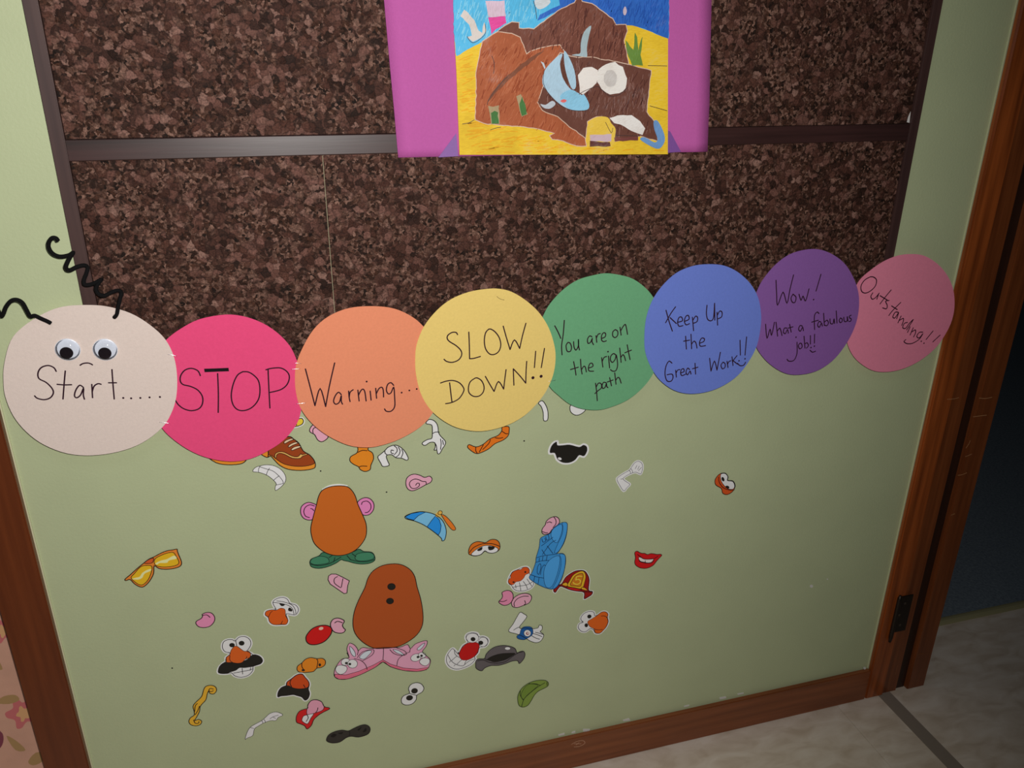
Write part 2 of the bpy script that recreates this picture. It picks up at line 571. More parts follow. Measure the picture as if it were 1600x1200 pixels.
# ------------------------------------------------------------------ bulletin board
BX0, BX1, BZ0, BZ1 = 0.100, 1.304, 0.858, 2.05
board = tag(empty('bulletin_board', (0.7, -0.001, BZ0)), 'dark cork bulletin board in a brown wooden frame on the green wall', 'bulletin board')
box('frame_rail', BX0, BX0 + 0.0155, -0.012, -0.0005, BZ0, BZ1, M_FRAME, board, bev=0.001)
box('frame_rail', BX1 - 0.0155, BX1, -0.012, -0.0005, BZ0, BZ1, M_FRAME, board, bev=0.001)
box('frame_rail', BX0 + 0.0157, BX1 - 0.0157, -0.012, -0.0005, BZ0, BZ0 + 0.015, M_FRAME, board, bev=0.001)
box('frame_rail', BX0 + 0.0157, BX1 - 0.0157, -0.012, -0.0005, BZ1 - 0.015, BZ1, M_FRAME, board, bev=0.001)
box('backing_panel', BX0 + 0.016, BX1 - 0.016, -0.0030, -0.0005, BZ0 + 0.016, BZ1 - 0.016, mat('pale_backing', rgb(190, 184, 150), 0.8), board)
box('cork_panel', BX0 + 0.016, BX1 - 0.016, -0.0075, -0.0031, 1.1785, BZ1 - 0.016, M_CORK, board)
box('cork_panel', BX0 + 0.016, 0.4048, -0.0075, -0.0031, BZ0 + 0.016, 1.153, M_CORK, board)
box('cork_panel', 0.4056, BX1 - 0.016, -0.0075, -0.0031, BZ0 + 0.016, 1.153, M_CORK, board)
# the cross batten, very slightly out of level like in the photograph
V = []
for t in range(13):
    x = BX0 + 0.0157 + (BX1 - BX0 - 0.0314) * t / 12
    V += [(x, -0.003, 1.1535), (x, -0.0095, 1.1535), (x, -0.0103, 1.1545), (x, -0.0103, 1.177), (x, -0.0095, 1.178), (x, -0.003, 1.178)]
F = []
for t in range(12):
    for k in range(6):
        F.append((t * 6 + k, t * 6 + (k + 1) % 6, t * 6 + 6 + (k + 1) % 6, t * 6 + 6 + k))
F += [tuple(range(6)), tuple(reversed(range(72, 78)))]
mesh_obj('cross_batten', V, F, M_BATTEN, board)
tag(slab('paper_scrap', [(1423, 174), (1421, 192), (1417, 191), (1419, 183)], -0.0082, 0.0003, paper(230, 228, 224)),
    'tiny torn white paper scrap in the cork board corner above the right batten end', 'paper')

# ------------------------------------------------------------------ child's drawing on magenta paper
DR = Crop(700, 0, 4)


def sheet(name, c00, c10, c11, c01, y, amp, material, parent=None, thick=0.0004, nx=22, nz=26):
    """a sheet of paper with soft bends; corners given as pixels (top left, top right, bottom right, bottom left)"""
    V, F = [], []
    A, B, Cc, D = [on_wall(p[0], p[1], y) for p in (c00, c10, c11, c01)]
    for side in (0, 1):
        for j in range(nz + 1):
            for i in range(nx + 1):
                s, t = i / nx, j / nz
                p = (A * (1 - s) + B * s) * (1 - t) + (D * (1 - s) + Cc * s) * t
                d = abs((p.x - A.x) * 0.7 + (p.z - 1.26) * 0.7)
                e = amp * (0.5 + 0.5 * math.cos(34 * s + 6 * t)) * (0.15 + 0.85 * max(0, abs(s - 0.5) * 2 - 0.45))
                e += amp * 1.2 * max(0, 1 - abs(t - 0.80) * 9) * max(0, abs(s - 0.5) * 2 - 0.5)
                q = CAM + (p - CAM) * 1.0
                V.append((q.x, q.y - e + side * thick, q.z))
    K = (nx + 1) * (nz + 1)
    for j in range(nz):
        for i in range(nx):
            a = j * (nx + 1) + i
            F.append((a + nx + 1, a + nx + 2, a + 1, a))
            F.append((K + a, K + a + 1, K + a + nx + 2, K + a + nx + 1))
    ring = [i for i in range(nx + 1)] + [j * (nx + 1) + nx for j in range(1, nz + 1)] + [nz * (nx + 1) + i for i in range(nx - 1, -1, -1)] + [j * (nx + 1) for j in range(nz - 1, 0, -1)]
    for a, b in zip(ring, ring[1:] + ring[:1]):
        F.append((a, b, b + K, a + K))
    return mesh_obj(name, V, F, material, parent, smooth=False)


mg = sheet('construction_paper', (583, -190), (1116, -190), (1105.5, 237), (622, 246), -0.0125, 0.0022, paper(198, 98, 172))
tag(mg, 'magenta construction paper mount pinned on the cork board behind the drawing', 'paper')
# only soft bends: smooth shading on the front
for p in mg.data.polygons:
    p.use_smooth = True
YD = -0.0172
tag(slab('purple_corner', [(685, 246), (713, 208), (716, 244)], -0.0166, 0.0003, paper(150, 110, 176), mg))
tag(slab('purple_corner', [(1043, 204), (1047, 205), (1064, 237), (1041, 239)], -0.0166, 0.0003, paper(130, 84, 158), mg))


def crayon(r, g, b, ang=60, k=1.15):
    key = 'crayon_%d_%d_%d' % (r, g, b)
    if key in _mats: return _mats[key]
    M = bpy.data.materials.new(key)
    M.use_nodes = True
    nt = M.node_tree
    bs = nt.nodes['Principled BSDF']
    bs.inputs['Roughness'].default_value = 0.6
    bs.inputs['Specular IOR Level'].default_value = 0.3
    geo = nt.nodes.new('ShaderNodeNewGeometry')
    mp = nt.nodes.new('ShaderNodeMapping')
    mp.inputs['Rotation'].default_value = (0, math.radians(ang), 0)
    mp2 = nt.nodes.new('ShaderNodeMapping')
    mp2.inputs['Scale'].default_value = (160, 160, 900)
    nt.links.new(geo.outputs['Position'], mp.inputs['Vector'])
    nt.links.new(mp.outputs[0], mp2.inputs['Vector'])
    n = nt.nodes.new('ShaderNodeTexNoise')
    n.inputs['Scale'].default_value = 1
    n.inputs['Detail'].default_value = 3
    nt.links.new(mp2.outputs[0], n.inputs['Vector'])
    n2 = nt.nodes.new('ShaderNodeTexNoise')
    n2.inputs['Scale'].default_value = 28
    nt.links.new(geo.outputs['Position'], n2.inputs['Vector'])
    ad = nt.nodes.new('ShaderNodeMath'); ad.operation = 'ADD'
    nt.links.new(n.outputs[0], ad.inputs[0]); nt.links.new(n2.outputs[0], ad.inputs[1])
    rp = nt.nodes.new('ShaderNodeValToRGB')
    c = rgb(r, g, b, k)
    cr = rp.color_ramp
    cr.elements[0].position = 0.40; cr.elements[0].color = (c[0] * .85, c[1] * .82, c[2] * .8, 1)
    cr.elements[1].position = 0.72; cr.elements[1].color = tuple(min(.85, x * .8 + .12) for x in c[:3]) + (1,)
    el = cr.elements.new(0.56); el.color = c
    hf = nt.nodes.new('ShaderNodeMath'); hf.operation = 'MULTIPLY'; hf.inputs[1].default_value = 0.5
    nt.links.new(ad.outputs[0], hf.inputs[0])
    nt.links.new(hf.outputs[0], rp.inputs[0])
    nt.links.new(rp.outputs[0], bs.inputs['Base Color'])
    _mats[key] = M
    return M


dw = slab('crayon_drawing', [(704, -190), (1048, -190), (1044, 0), (1043.5, 241), (718, 242), (713, 110), (710, 60), (709, 0)], YD, 0.0004, crayon(250, 196, 48, 5))
tag(dw, 'crayon drawing of a brown buffalo lying on yellow ground under blue sky', 'drawing')
_k = [0]


def dpart(name, pts, m_, sm=False, raw=False, edge=0.0):
    _k[0] += 1
    px = pts if raw else DR(pts)
    if sm: px = spline(px, True, 3)
    elif not raw:
        jr = random.Random(len(pts))
        q = []
        for a, b in zip(px, px[1:] + px[:1]):
            n = max(1, int(math.hypot(b[0] - a[0], b[1] - a[1]) / 6))
            q += [(a[0] + (b[0] - a[0]) * i / n + jr.uniform(-.7, .7), a[1] + (b[1] - a[1]) * i / n + jr.uniform(-.7, .7)) for i in range(n)]
        px = q
    if edge:
        strokes('bare_edge', [px + px[:1]], YD - 0.00004 * _k[0], edge, crayon(214, 186, 166, 30), dw)
        _k[0] += 1
    return slab(name, px, YD - 0.00004 * _k[0], 0, m_, dw)


def inside(p, poly):
    c = False
    for (x1, y1), (x2, y2) in zip(poly, poly[1:] + poly[:1]):
        if (y1 > p[1]) != (y2 > p[1]) and p[0] < (x2 - x1) * (p[1] - y1) / (y2 - y1) + x1: c = not c
    return c


def hatch(name, poly, n, ang, ln, m_, width, seed):
    """separate crayon strokes laid over an area"""
    rnd = random.Random(seed)
    xs = [p[0] for p in poly]; ys = [p[1] for p in poly]
    L = []
    while len(L) < n:
        p = (rnd.uniform(min(xs), max(xs)), rnd.uniform(min(ys), max(ys)))
        a = math.radians(ang + rnd.gauss(0, 9))
        l = ln * rnd.uniform(.4, 1)
        q = (p[0] + l * math.cos(a), p[1] - l * math.sin(a))
        if inside(p, poly) and inside(q, poly): L.append(DR([p, q]))
    _k[0] += 1
    o = strokes(name, L, YD - 0.00004 * _k[0], width, m_, dw)
    o['kind'] = 'stuff'


dpart('sky', [(18, -760), (1390, -760), (1380, 240), (1330, 225), (1250, 190), (1180, 165), (1100, 150), (900, 60), (540, 195), (440, 185), (210, 265), (120, 310), (52, 352), (36, 200), (32, 0)], crayon(84, 186, 232, 75))
dpart('dark_sky', [(700, -760), (1388, -760), (1380, 240), (1330, 225), (1250, 190), (1180, 165), (1120, 155), (1050, 160), (960, 70), (830, 5), (720, 50), (560, 130), (575, 90), (700, 30), (690, -20)], crayon(44, 104, 196, 70))
hatch('crayon_strokes', [(700, -20), (1375, -10), (1370, 230), (1130, 150), (1050, 150), (960, 60), (850, 5), (720, 40)], 130, 75, 60, crayon(30, 84, 176, 70), 0.0010, 7)
hatch('crayon_strokes', [(45, 0), (680, -5), (560, 110), (430, 170), (210, 255), (60, 340)], 120, 75, 60, crayon(132, 206, 238, 70), 0.0009, 8)
hatch('crayon_strokes', [(60, 380), (190, 300), (180, 740), (400, 800), (640, 870), (880, 920), (1370, 940), (1370, 955), (90, 955), (70, 600)], 110, 10, 90, crayon(240, 176, 32, 5), 0.0013, 9)
dpart('pale_tower', [(235, 8), (352, 4), (362, 100), (252, 108)], crayon(214, 190, 208, 80))
dpart('pink_tower_base', [(250, 107), (355, 100), (362, 145), (300, 185), (272, 212)], crayon(226, 74, 158, 20))
dpart('white_bird', [(78, 100), (100, 58), (125, 78), (165, 130), (190, 190), (212, 205), (228, 135), (238, 190), (205, 235), (155, 262), (120, 232), (150, 225), (130, 150)], crayon(214, 206, 200, 60))
dpart('white_bird', [(540, 10), (560, -20), (620, -15), (640, 15), (600, 50), (560, 55)], crayon(206, 216, 222, 10), True)
dpart('moon_speck', [(1095, 60), (1108, 40), (1118, 70), (1108, 95), (1096, 88)], crayon(206, 190, 206, 10), True)
dpart('buffalo_flank', [(215, 262), (300, 205), (400, 150), (445, 190), (500, 300), (700, 275), (780, 330), (640, 420), (590, 560), (560, 640), (590, 690), (700, 730), (850, 820), (862, 910), (800, 912), (720, 880), (650, 868), (640, 850), (668, 835), (560, 800), (400, 785), (225, 770), (172, 748), (178, 600), (176, 450), (196, 360)], crayon(172, 92, 56, 65), edge=0.002)
dpart('buffalo_hump', [(310, 195), (360, 160), (400, 140), (440, 145), (440, 178), (535, 182), (620, 120), (710, 55), (790, 20), (800, 0), (830, 0), (835, 12), (900, 25), (970, 75), (1028, 120), (1050, 160), (1112, 155), (1118, 195), (1098, 250), (1130, 400), (800, 390), (740, 340), (700, 275), (560, 300), (490, 330), (455, 230), (400, 205)], crayon(116, 68, 54, 70), edge=0.002)
dpart('buffalo_head', [(790, 360), (900, 360), (1110, 400), (1270, 440), (1250, 600), (1240, 700), (1290, 760), (1310, 880), (1200, 850), (1045, 880), (1035, 800), (990, 730), (930, 725), (870, 760), (860, 860), (760, 790), (690, 730), (590, 690), (560, 640), (590, 560), (640, 420), (700, 330)], crayon(106, 64, 52, 72), edge=0.002)


FLANK = [(215, 272), (400, 215), (500, 310), (700, 290), (640, 420), (590, 560), (570, 640), (600, 700), (840, 830), (840, 895), (650, 850), (400, 775), (185, 740), (190, 450)]
HEAD = [(790, 370), (1110, 410), (1260, 450), (1235, 690), (1290, 860), (1045, 860), (990, 730), (860, 760), (690, 730), (580, 660), (600, 560), (700, 340)]
HUMP = [(450, 190), (540, 190), (700, 70), (820, 12), (1000, 120), (1105, 165), (1110, 380), (810, 370), (760, 330), (500, 320)]
hatch('crayon_strokes', FLANK, 170, 62, 60, crayon(188, 112, 76, 65), 0.0007, 1)
hatch('crayon_strokes', FLANK, 90, 66, 70, crayon(146, 66, 34, 65), 0.0010, 2)
hatch('crayon_strokes', HUMP, 120, 60, 60, crayon(140, 90, 76, 65), 0.0007, 3)
hatch('crayon_strokes', HUMP, 80, 80, 80, crayon(84, 42, 34, 65), 0.0010, 4)
hatch('crayon_strokes', HEAD, 130, 84, 60, crayon(150, 112, 104, 65), 0.0006, 5)
hatch('crayon_strokes', HEAD, 90, 72, 70, crayon(80, 40, 34, 65), 0.0010, 6)

dpart('flank_line', [(245, 645), (280, 570), (350, 490), (460, 400), (560, 330), (600, 320), (480, 420), (380, 500), (300, 580)], crayon(128, 76, 54, 50))
dpart('grey_horn_face', [(590, 520), (600, 450), (640, 395), (700, 340), (715, 345), (700, 400), (725, 500), (770, 560), (830, 590), (880, 650), (870, 685), (800, 690), (740, 675), (680, 635), (620, 570)], crayon(174, 206, 226, 75), True)
dpart('horn_dark_gap', [(700, 400), (715, 385), (735, 440), (752, 500), (745, 525), (715, 480)], crayon(98, 56, 42, 80), True)
dpart('grey_horn', [(725, 320), (750, 345), (790, 440), (800, 540), (775, 555), (745, 480), (728, 400)], crayon(170, 204, 224, 75), True)
dpart('grey_horn', [(895, 160), (880, 230), (868, 300), (870, 352), (850, 355), (775, 345), (800, 338), (828, 330), (830, 270), (850, 200)], crayon(168, 190, 198, 75), True)
dpart('pale_tuft', [(580, 385), (600, 395), (612, 425), (600, 430)], crayon(196, 206, 214, 10))
dpart('pale_tuft', [(577, 650), (610, 655), (650, 630), (672, 650), (640, 678), (600, 675)], crayon(190, 200, 210, 20), True)
dpart('muzzle', [(700, 600), (770, 560), (830, 595), (850, 590), (882, 650), (870, 685), (800, 690), (740, 670)], crayon(140, 200, 230, 40), True)
dpart('red_mark', [(702, 632), (722, 620), (742, 628), (725, 642)], crayon(226, 110, 110, 10), True)
dpart('white_patch', [(812, 470), (848, 425), (900, 418), (940, 440), (930, 520), (880, 560), (845, 590), (825, 580), (820, 520)], crayon(232, 226, 220, 15))
dpart('white_patch', [(940, 435), (985, 400), (1045, 388), (1090, 420), (1118, 490), (1112, 550), (1070, 585), (1010, 592), (960, 555), (932, 510)], crayon(232, 228, 222, 15))
dpart('pencil_circle', ell(1015, 490, 42, 55, 0, 18), crayon(206, 202, 198, 40))
dpart('white_leg_patch', [(1010, 738), (1060, 722), (1150, 720), (1200, 760), (1232, 800), (1215, 842), (1150, 820), (1080, 780), (1040, 768)], crayon(232, 228, 224, 30))
dpart('blue_hoof', [(1285, 760), (1310, 755), (1345, 820), (1355, 880), (1320, 930), (1260, 910), (1200, 870), (1230, 858), (1290, 890), (1310, 870), (1290, 810)], crayon(112, 156, 208, 80), True)
dpart('yellow_knee', [(870, 790), (900, 745), (950, 728), (1000, 735), (1020, 770), (1045, 800), (1045, 840), (1020, 915), (880, 918), (870, 850)], crayon(232, 196, 72, 20), True)
dpart('lilac_hoof', [(888, 845), (1022, 838), (1022, 885), (888, 882)], crayon(206, 180, 190, 10))
dpart('brown_hoof', [(888, 882), (1012, 890), (1018, 915), (885, 915)], crayon(96, 50, 46, 10))
dpart('brown_leg_line', [(1040, 862), (1190, 855), (1190, 875), (1042, 884)], crayon(120, 66, 60, 5))
for tuft in ([(250, 660), (280, 665), (318, 655), (322, 775), (270, 775)], [(425, 600), (455, 590), (470, 610), (496, 715), (460, 728), (440, 660)]):
    dpart('grass_tuft_paper', tuft, crayon(176, 156, 120, 80))
for tuft in ([(268, 705), (290, 690), (312, 700), (316, 775), (274, 775)], [(445, 650), (462, 600), (480, 650), (492, 715), (462, 725)]):
    dpart('grass_tuft', tuft, crayon(70, 120, 62, 85))
dpart('grass_tuft', [(1110, 250), (1140, 290), (1160, 310), (1170, 200), (1185, 230), (1190, 320), (1210, 230), (1218, 232), (1205, 340), (1218, 410), (1150, 408), (1120, 330)], crayon(104, 140, 60, 85))
# pencil / crayon accents
_k[0] += 2
for _q in (
    [(120, 228), (140, 258), (165, 266), (205, 240), (235, 205), (232, 150)], [(535, 5), (548, 60), (556, 118)], [(245, 655), (255, 620), (300, 560), (340, 510), (372, 480)],
    [(275, 350), (290, 400), (284, 460)], [(90, 775), (130, 768), (165, 748)], [(265, 812), (300, 800), (330, 796)],
    [(1250, 410), (1370, 412)], [(1262, 662), (1370, 692)], [(820, 590), (850, 570), (930, 540), (960, 560), (1010, 600), (1070, 592), (1125, 545)],
    [(602, 440), (596, 520), (640, 600), (700, 655), (780, 690), (880, 690)], [(985, 765), (1020, 830), (1030, 800)], [(1050, 845), (1200, 850)]):
    strokes('pencil_line', [spline(DR(_q), False, 3)], YD - 0.00004 * _k[0], 0.0007, mat('pencil', rgb(70, 50, 50), 0.5), dw)

# ------------------------------------------------------------------ the paper-circle caterpillar
T1, T2, T3, T4, T6 = Crop(0, 440, 3.3333), Crop(240, 460, 3.4783), Crop(640, 430, 4), Crop(1000, 380, 3.2), Crop(1200, 350, 4)
DISC = {}
PW = 0.0018


def words(L, gap):
    """groups pen lines that lie close together, so that each word is a part of its own"""
    groups = []
    for ln in L:
        near = [g for g in groups if any((a[0] - b[0]) ** 2 + (a[1] - b[1]) ** 2 < gap * gap for q in g for a in q for b in ln)]
        new = [ln]
        for g in near:
            new += g
            groups.remove(g)
        groups.append(new)
    return groups


GAPS = {'start': 15, 'stop': 14, 'warning': 14, 'slow': 14, 'green': 8, 'blue': 9, 'purple': 8, 'outstanding': 11}


def disc(key, cr, pts, color, level, label, lines, w=PW, dots=(), ink=M_PEN):
    gap = GAPS[key]
    y = -0.0150 - 0.0011 * level
    o = slab('paper_circle', spline(cr(pts), True, 4), y, 0.0004, color)
    tag(o, label, 'paper circle', 'paper circles of the caterpillar')
    L = [spline(cr(q), False, 4) for q in lines] + [cr([d]) for d in dots]
    for word in words(L, gap):
        strokes('handwriting', word, y - 0.00012, w, ink, o)
    DISC[key] = (o, y)
    return o


disc('outstanding', T6, [(570, 355), (640, 290), (720, 235), (810, 198), (900, 188), (980, 200), (1060, 250), (1120, 320), (1155, 400), (1166, 480), (1160, 560), (1130, 650), (1060, 760), (970, 840), (870, 895), (770, 922), (670, 920), (590, 880), (530, 820), (495, 740), (485, 640), (500, 540), (525, 450)],
     paper(238, 126, 150, 1.42), 0, 'dusty pink paper circle reading Outstanding!! at the right end of the row',
     [[(640, 330), (605, 350), (582, 385), (585, 420), (610, 432), (645, 415), (672, 385), (678, 350), (660, 332), (640, 330)],
      [(655, 430), (643, 452), (652, 470), (672, 460), (695, 432)], [(692, 436), (680, 470)], [(770, 412), (730, 460), (700, 500)], [(700, 448), (745, 475)],
      [(757, 478), (735, 483), (745, 508), (740, 530), (716, 524)], [(830, 490), (780, 540), (755, 572)], [(772, 512), (808, 535)],
      [(815, 552), (795, 552), (780, 580), (792, 588), (808, 566), (816, 556), (804, 592)], [(832, 575), (812, 618)], [(822, 602), (845, 590), (846, 606), (836, 634)],
      [(872, 615), (852, 622), (842, 648), (860, 652), (880, 625), (908, 598), (866, 662)], [(888, 642), (872, 678)], [(908, 648), (888, 694)], [(898, 675), (920, 662), (922, 680), (910, 706)],
      [(968, 676), (945, 678), (930, 702), (945, 712), (968, 685), (945, 720), (905, 745), (870, 748), (850, 735), (862, 722)],
      [(1032, 668), (988, 722)], [(1076, 694), (1030, 737)]], dots=[(958, 733), (975, 745)])
disc('stop', T2, [(65, 250), (150, 185), (250, 135), (390, 110), (500, 122), (600, 160), (680, 215), (740, 280), (775, 350), (800, 430), (815, 530), (803, 625), (780, 700), (720, 780), (640, 840), (530, 892), (420, 908), (300, 890), (200, 850), (110, 790), (45, 725), (-15, 620), (-35, 480), (-5, 340)],
     paper(250, 80, 132, 1.06), 0, 'hot pink paper circle reading STOP, second from left',
     [[(254, 442), (240, 415), (205, 402), (170, 412), (148, 440), (145, 470), (160, 490), (200, 500), (240, 520), (265, 555), (265, 595), (245, 622), (205, 632), (165, 622), (135, 600), (118, 575)],
      [(348, 430), (352, 540), (351, 642)],
      [(485, 420), (455, 440), (432, 490), (422, 550), (432, 600), (460, 628), (500, 630), (540, 610), (570, 570), (578, 520), (570, 470), (545, 440), (515, 422), (485, 420)],
      [(622, 405), (625, 480), (632, 618)], [(610, 410), (640, 402), (690, 400), (725, 420), (738, 450), (725, 490), (690, 518), (632, 533)]])
slab('thick_bar', T2([(274, 404), (340, 402), (407, 399), (410, 418), (350, 420), (277, 423)]), DISC['stop'][1] - 0.0002, 0, M_INK, DISC['stop'][0])
disc('green', T3, [(835, 255), (880, 175), (960, 90), (1050, 30), (1150, 0), (1230, -12), (1320, 0), (1400, 25), (1480, 85), (1530, 150), (1570, 240), (1582, 350), (1570, 480), (1525, 610), (1460, 700), (1370, 775), (1270, 820), (1180, 842), (1080, 835), (1000, 805), (930, 750), (875, 695), (830, 600), (805, 470), (810, 350)],
     paper(112, 176, 130, 1.06), 0, 'green paper circle reading You are on the right path',
     [[(907, 316), (930, 360), (945, 395)], [(967, 282), (960, 370), (950, 440), (953, 498)], [(990, 420), (978, 440), (985, 475), (1005, 475), (1012, 450), (1003, 425), (990, 420)],
      [(1025, 415), (1028, 450), (1040, 468), (1055, 440), (1055, 400), (1056, 440), (1062, 468)], [(1140, 385), (1125, 380), (1112, 400), (1115, 425), (1130, 420), (1142, 395), (1140, 415), (1150, 435)],
      [(1165, 378), (1170, 420)], [(1167, 395), (1178, 370), (1192, 365)], [(1202, 395), (1222, 385), (1225, 365), (1212, 360), (1200, 378), (1200, 405), (1212, 415), (1230, 410)],
      [(1285, 340), (1270, 355), (1270, 380), (1285, 390), (1300, 375), (1300, 350), (1285, 340)], [(1315, 325), (1322, 375)], [(1318, 350), (1335, 320), (1348, 308), (1355, 330), (1362, 370)],
      [(1025, 540), (1035, 590), (1040, 625)], [(1005, 590), (1055, 575)], [(1068, 525), (1072, 580), (1078, 618)], [(1075, 590), (1088, 570), (1098, 575), (1105, 605)],
      [(1120, 580), (1145, 570), (1142, 552), (1128, 552), (1118, 575), (1122, 598), (1150, 600)],
      [(1200, 515), (1208, 575)], [(1204, 540), (1215, 515), (1232, 508)], [(1243, 505), (1250, 580)], [(1290, 500), (1275, 490), (1258, 505), (1255, 530), (1268, 545), (1285, 525), (1292, 500), (1300, 560), (1290, 595), (1270, 600), (1255, 590)],
      [(1313, 455), (1318, 500), (1322, 545)], [(1320, 515), (1333, 497), (1343, 510), (1350, 535)], [(1360, 435), (1368, 480), (1378, 528)], [(1345, 485), (1387, 468)],
      [(1162, 675), (1168, 720), (1173, 785)], [(1166, 700), (1180, 675), (1198, 680), (1198, 705), (1180, 720), (1158, 740)],
      [(1228, 672), (1212, 670), (1203, 690), (1208, 708), (1222, 700), (1230, 676), (1232, 695), (1240, 703)], [(1250, 640), (1262, 692)], [(1235, 668), (1272, 655)],
      [(1282, 610), (1290, 682)], [(1287, 660), (1300, 640), (1312, 645), (1322, 675)]], dots=[(1240, 478)])
disc('purple', T4, [(585, 240), (620, 175), (680, 105), (750, 55), (830, 32), (900, 32), (970, 60), (1030, 110), (1075, 190), (1095, 270), (1090, 360), (1065, 440), (1020, 520), (960, 590), (880, 640), (790, 658), (720, 648), (650, 605), (600, 550), (575, 500), (555, 420), (560, 330)],
     paper(140, 94, 166, 1.1), 1, 'purple paper circle reading Wow! What a fabulous job!!',
     [[(680, 185), (683, 250), (688, 310), (715, 245), (735, 300), (750, 230), (768, 158)], [(765, 255), (755, 275), (762, 295), (775, 295), (780, 270), (765, 255)],
      [(795, 255), (805, 285), (815, 265), (828, 288), (845, 228)], [(905, 155), (880, 240)],
      [(628, 405), (635, 475), (650, 430), (658, 460), (672, 395)], [(680, 395), (688, 465)], [(686, 440), (698, 425), (705, 440), (710, 462)], [(735, 425), (722, 425), (717, 445), (727, 452), (737, 432), (742, 450)],
      [(748, 405), (756, 445)], [(740, 425), (765, 418)], [(812, 415), (800, 412), (793, 430), (802, 440), (813, 420), (817, 438)],
      [(895, 352), (885, 345), (872, 365), (873, 432)], [(858, 395), (892, 385)], [(905, 395), (895, 392), (888, 410), (897, 420), (907, 400), (912, 415)],
      [(918, 350), (922, 412)], [(922, 395), (935, 385), (942, 398), (935, 412), (922, 410)], [(950, 378), (952, 400), (965, 402), (970, 378), (973, 402)], [(981, 338), (985, 400)],
      [(1002, 374), (996, 386), (1001, 397), (1010, 392), (1011, 380), (1002, 374)], [(1019, 370), (1021, 388), (1028, 393), (1036, 386), (1036, 366), (1040, 390)], [(1056, 360), (1047, 365), (1048, 373), (1056, 379), (1054, 389), (1045, 392)],
      [(785, 495), (785, 550), (770, 585), (745, 590), (735, 580)], [(800, 500), (792, 512), (798, 528), (810, 520), (808, 503), (800, 500)],
      [(820, 465), (825, 525)], [(823, 505), (835, 498), (842, 512), (832, 525)], [(852, 462), (852, 505)], [(873, 455), (872, 500)], [(850, 535), (862, 545), (878, 540)]],
     dots=[(868, 282), (780, 470), (855, 522), (872, 515)])
disc('start', T1, [(18, 520), (22, 430), (55, 310), (120, 235), (230, 165), (330, 130), (450, 122), (560, 130), (680, 165), (780, 225), (860, 300), (905, 390), (922, 490), (918, 600), (890, 690), (840, 765), (740, 840), (620, 885), (480, 905), (350, 895), (230, 850), (140, 785), (70, 700), (28, 600)],
     paper(238, 220, 210), 1, 'pale cream paper circle reading Start..... with googly eyes, the caterpillar head',
     [[(293, 468), (280, 448), (250, 437), (215, 448), (198, 475), (203, 505), (240, 525), (270, 555), (278, 580), (262, 605), (230, 615), (195, 608), (180, 595)],
      [(340, 465), (335, 520), (328, 612)], [(297, 535), (335, 538), (373, 537)], [(435, 552), (415, 540), (395, 565), (388, 595), (400, 605), (420, 590), (435, 555), (434, 590), (440, 613)],
      [(478, 535), (480, 570), (482, 605)], [(480, 575), (490, 545), (510, 532), (527, 535)], [(583, 458), (588, 530), (595, 612)], [(565, 527), (607, 527)],
      [(417, 436), (432, 427), (455, 424), (472, 428), (482, 434)]], dots=[(642, 606), (683, 608), (731, 606), (779, 603), (833, 601)])
disc('warning', T2, [(768, 460), (775, 380), (810, 290), (870, 190), (950, 120), (1060, 75), (1190, 64), (1310, 78), (1410, 125), (1480, 190), (1540, 280), (1570, 400), (1570, 530), (1520, 640), (1450, 720), (1340, 785), (1240, 820), (1160, 832), (1060, 820), (950, 770), (860, 700), (800, 620), (775, 540)],
     paper(252, 146, 110, 1.14), 1, 'orange paper circle reading Warning...',
     [[(825, 405), (850, 500), (877, 605)], [(877, 605), (905, 512), (935, 610)], [(935, 610), (955, 500), (984, 372)], [(1020, 545), (1005, 532), (988, 550), (978, 580), (990, 597), (1010, 585), (1020, 550), (1020, 580), (1027, 597)],
      [(1060, 525), (1063, 560), (1068, 583)], [(1063, 560), (1068, 532), (1085, 518)], [(1110, 520), (1117, 580)], [(1113, 550), (1125, 525), (1138, 515), (1148, 530), (1155, 580)], [(1177, 525), (1182, 575)],
      [(1207, 510), (1212, 565)], [(1210, 540), (1225, 512), (1240, 505), (1248, 520), (1250, 558)], [(1305, 495), (1290, 480), (1272, 490), (1265, 520), (1275, 540), (1290, 535), (1305, 505), (1310, 560), (1310, 610), (1290, 635), (1265, 635), (1255, 622)]],
     dots=[(1158, 474), (1348, 534), (1390, 522), (1430, 514)])
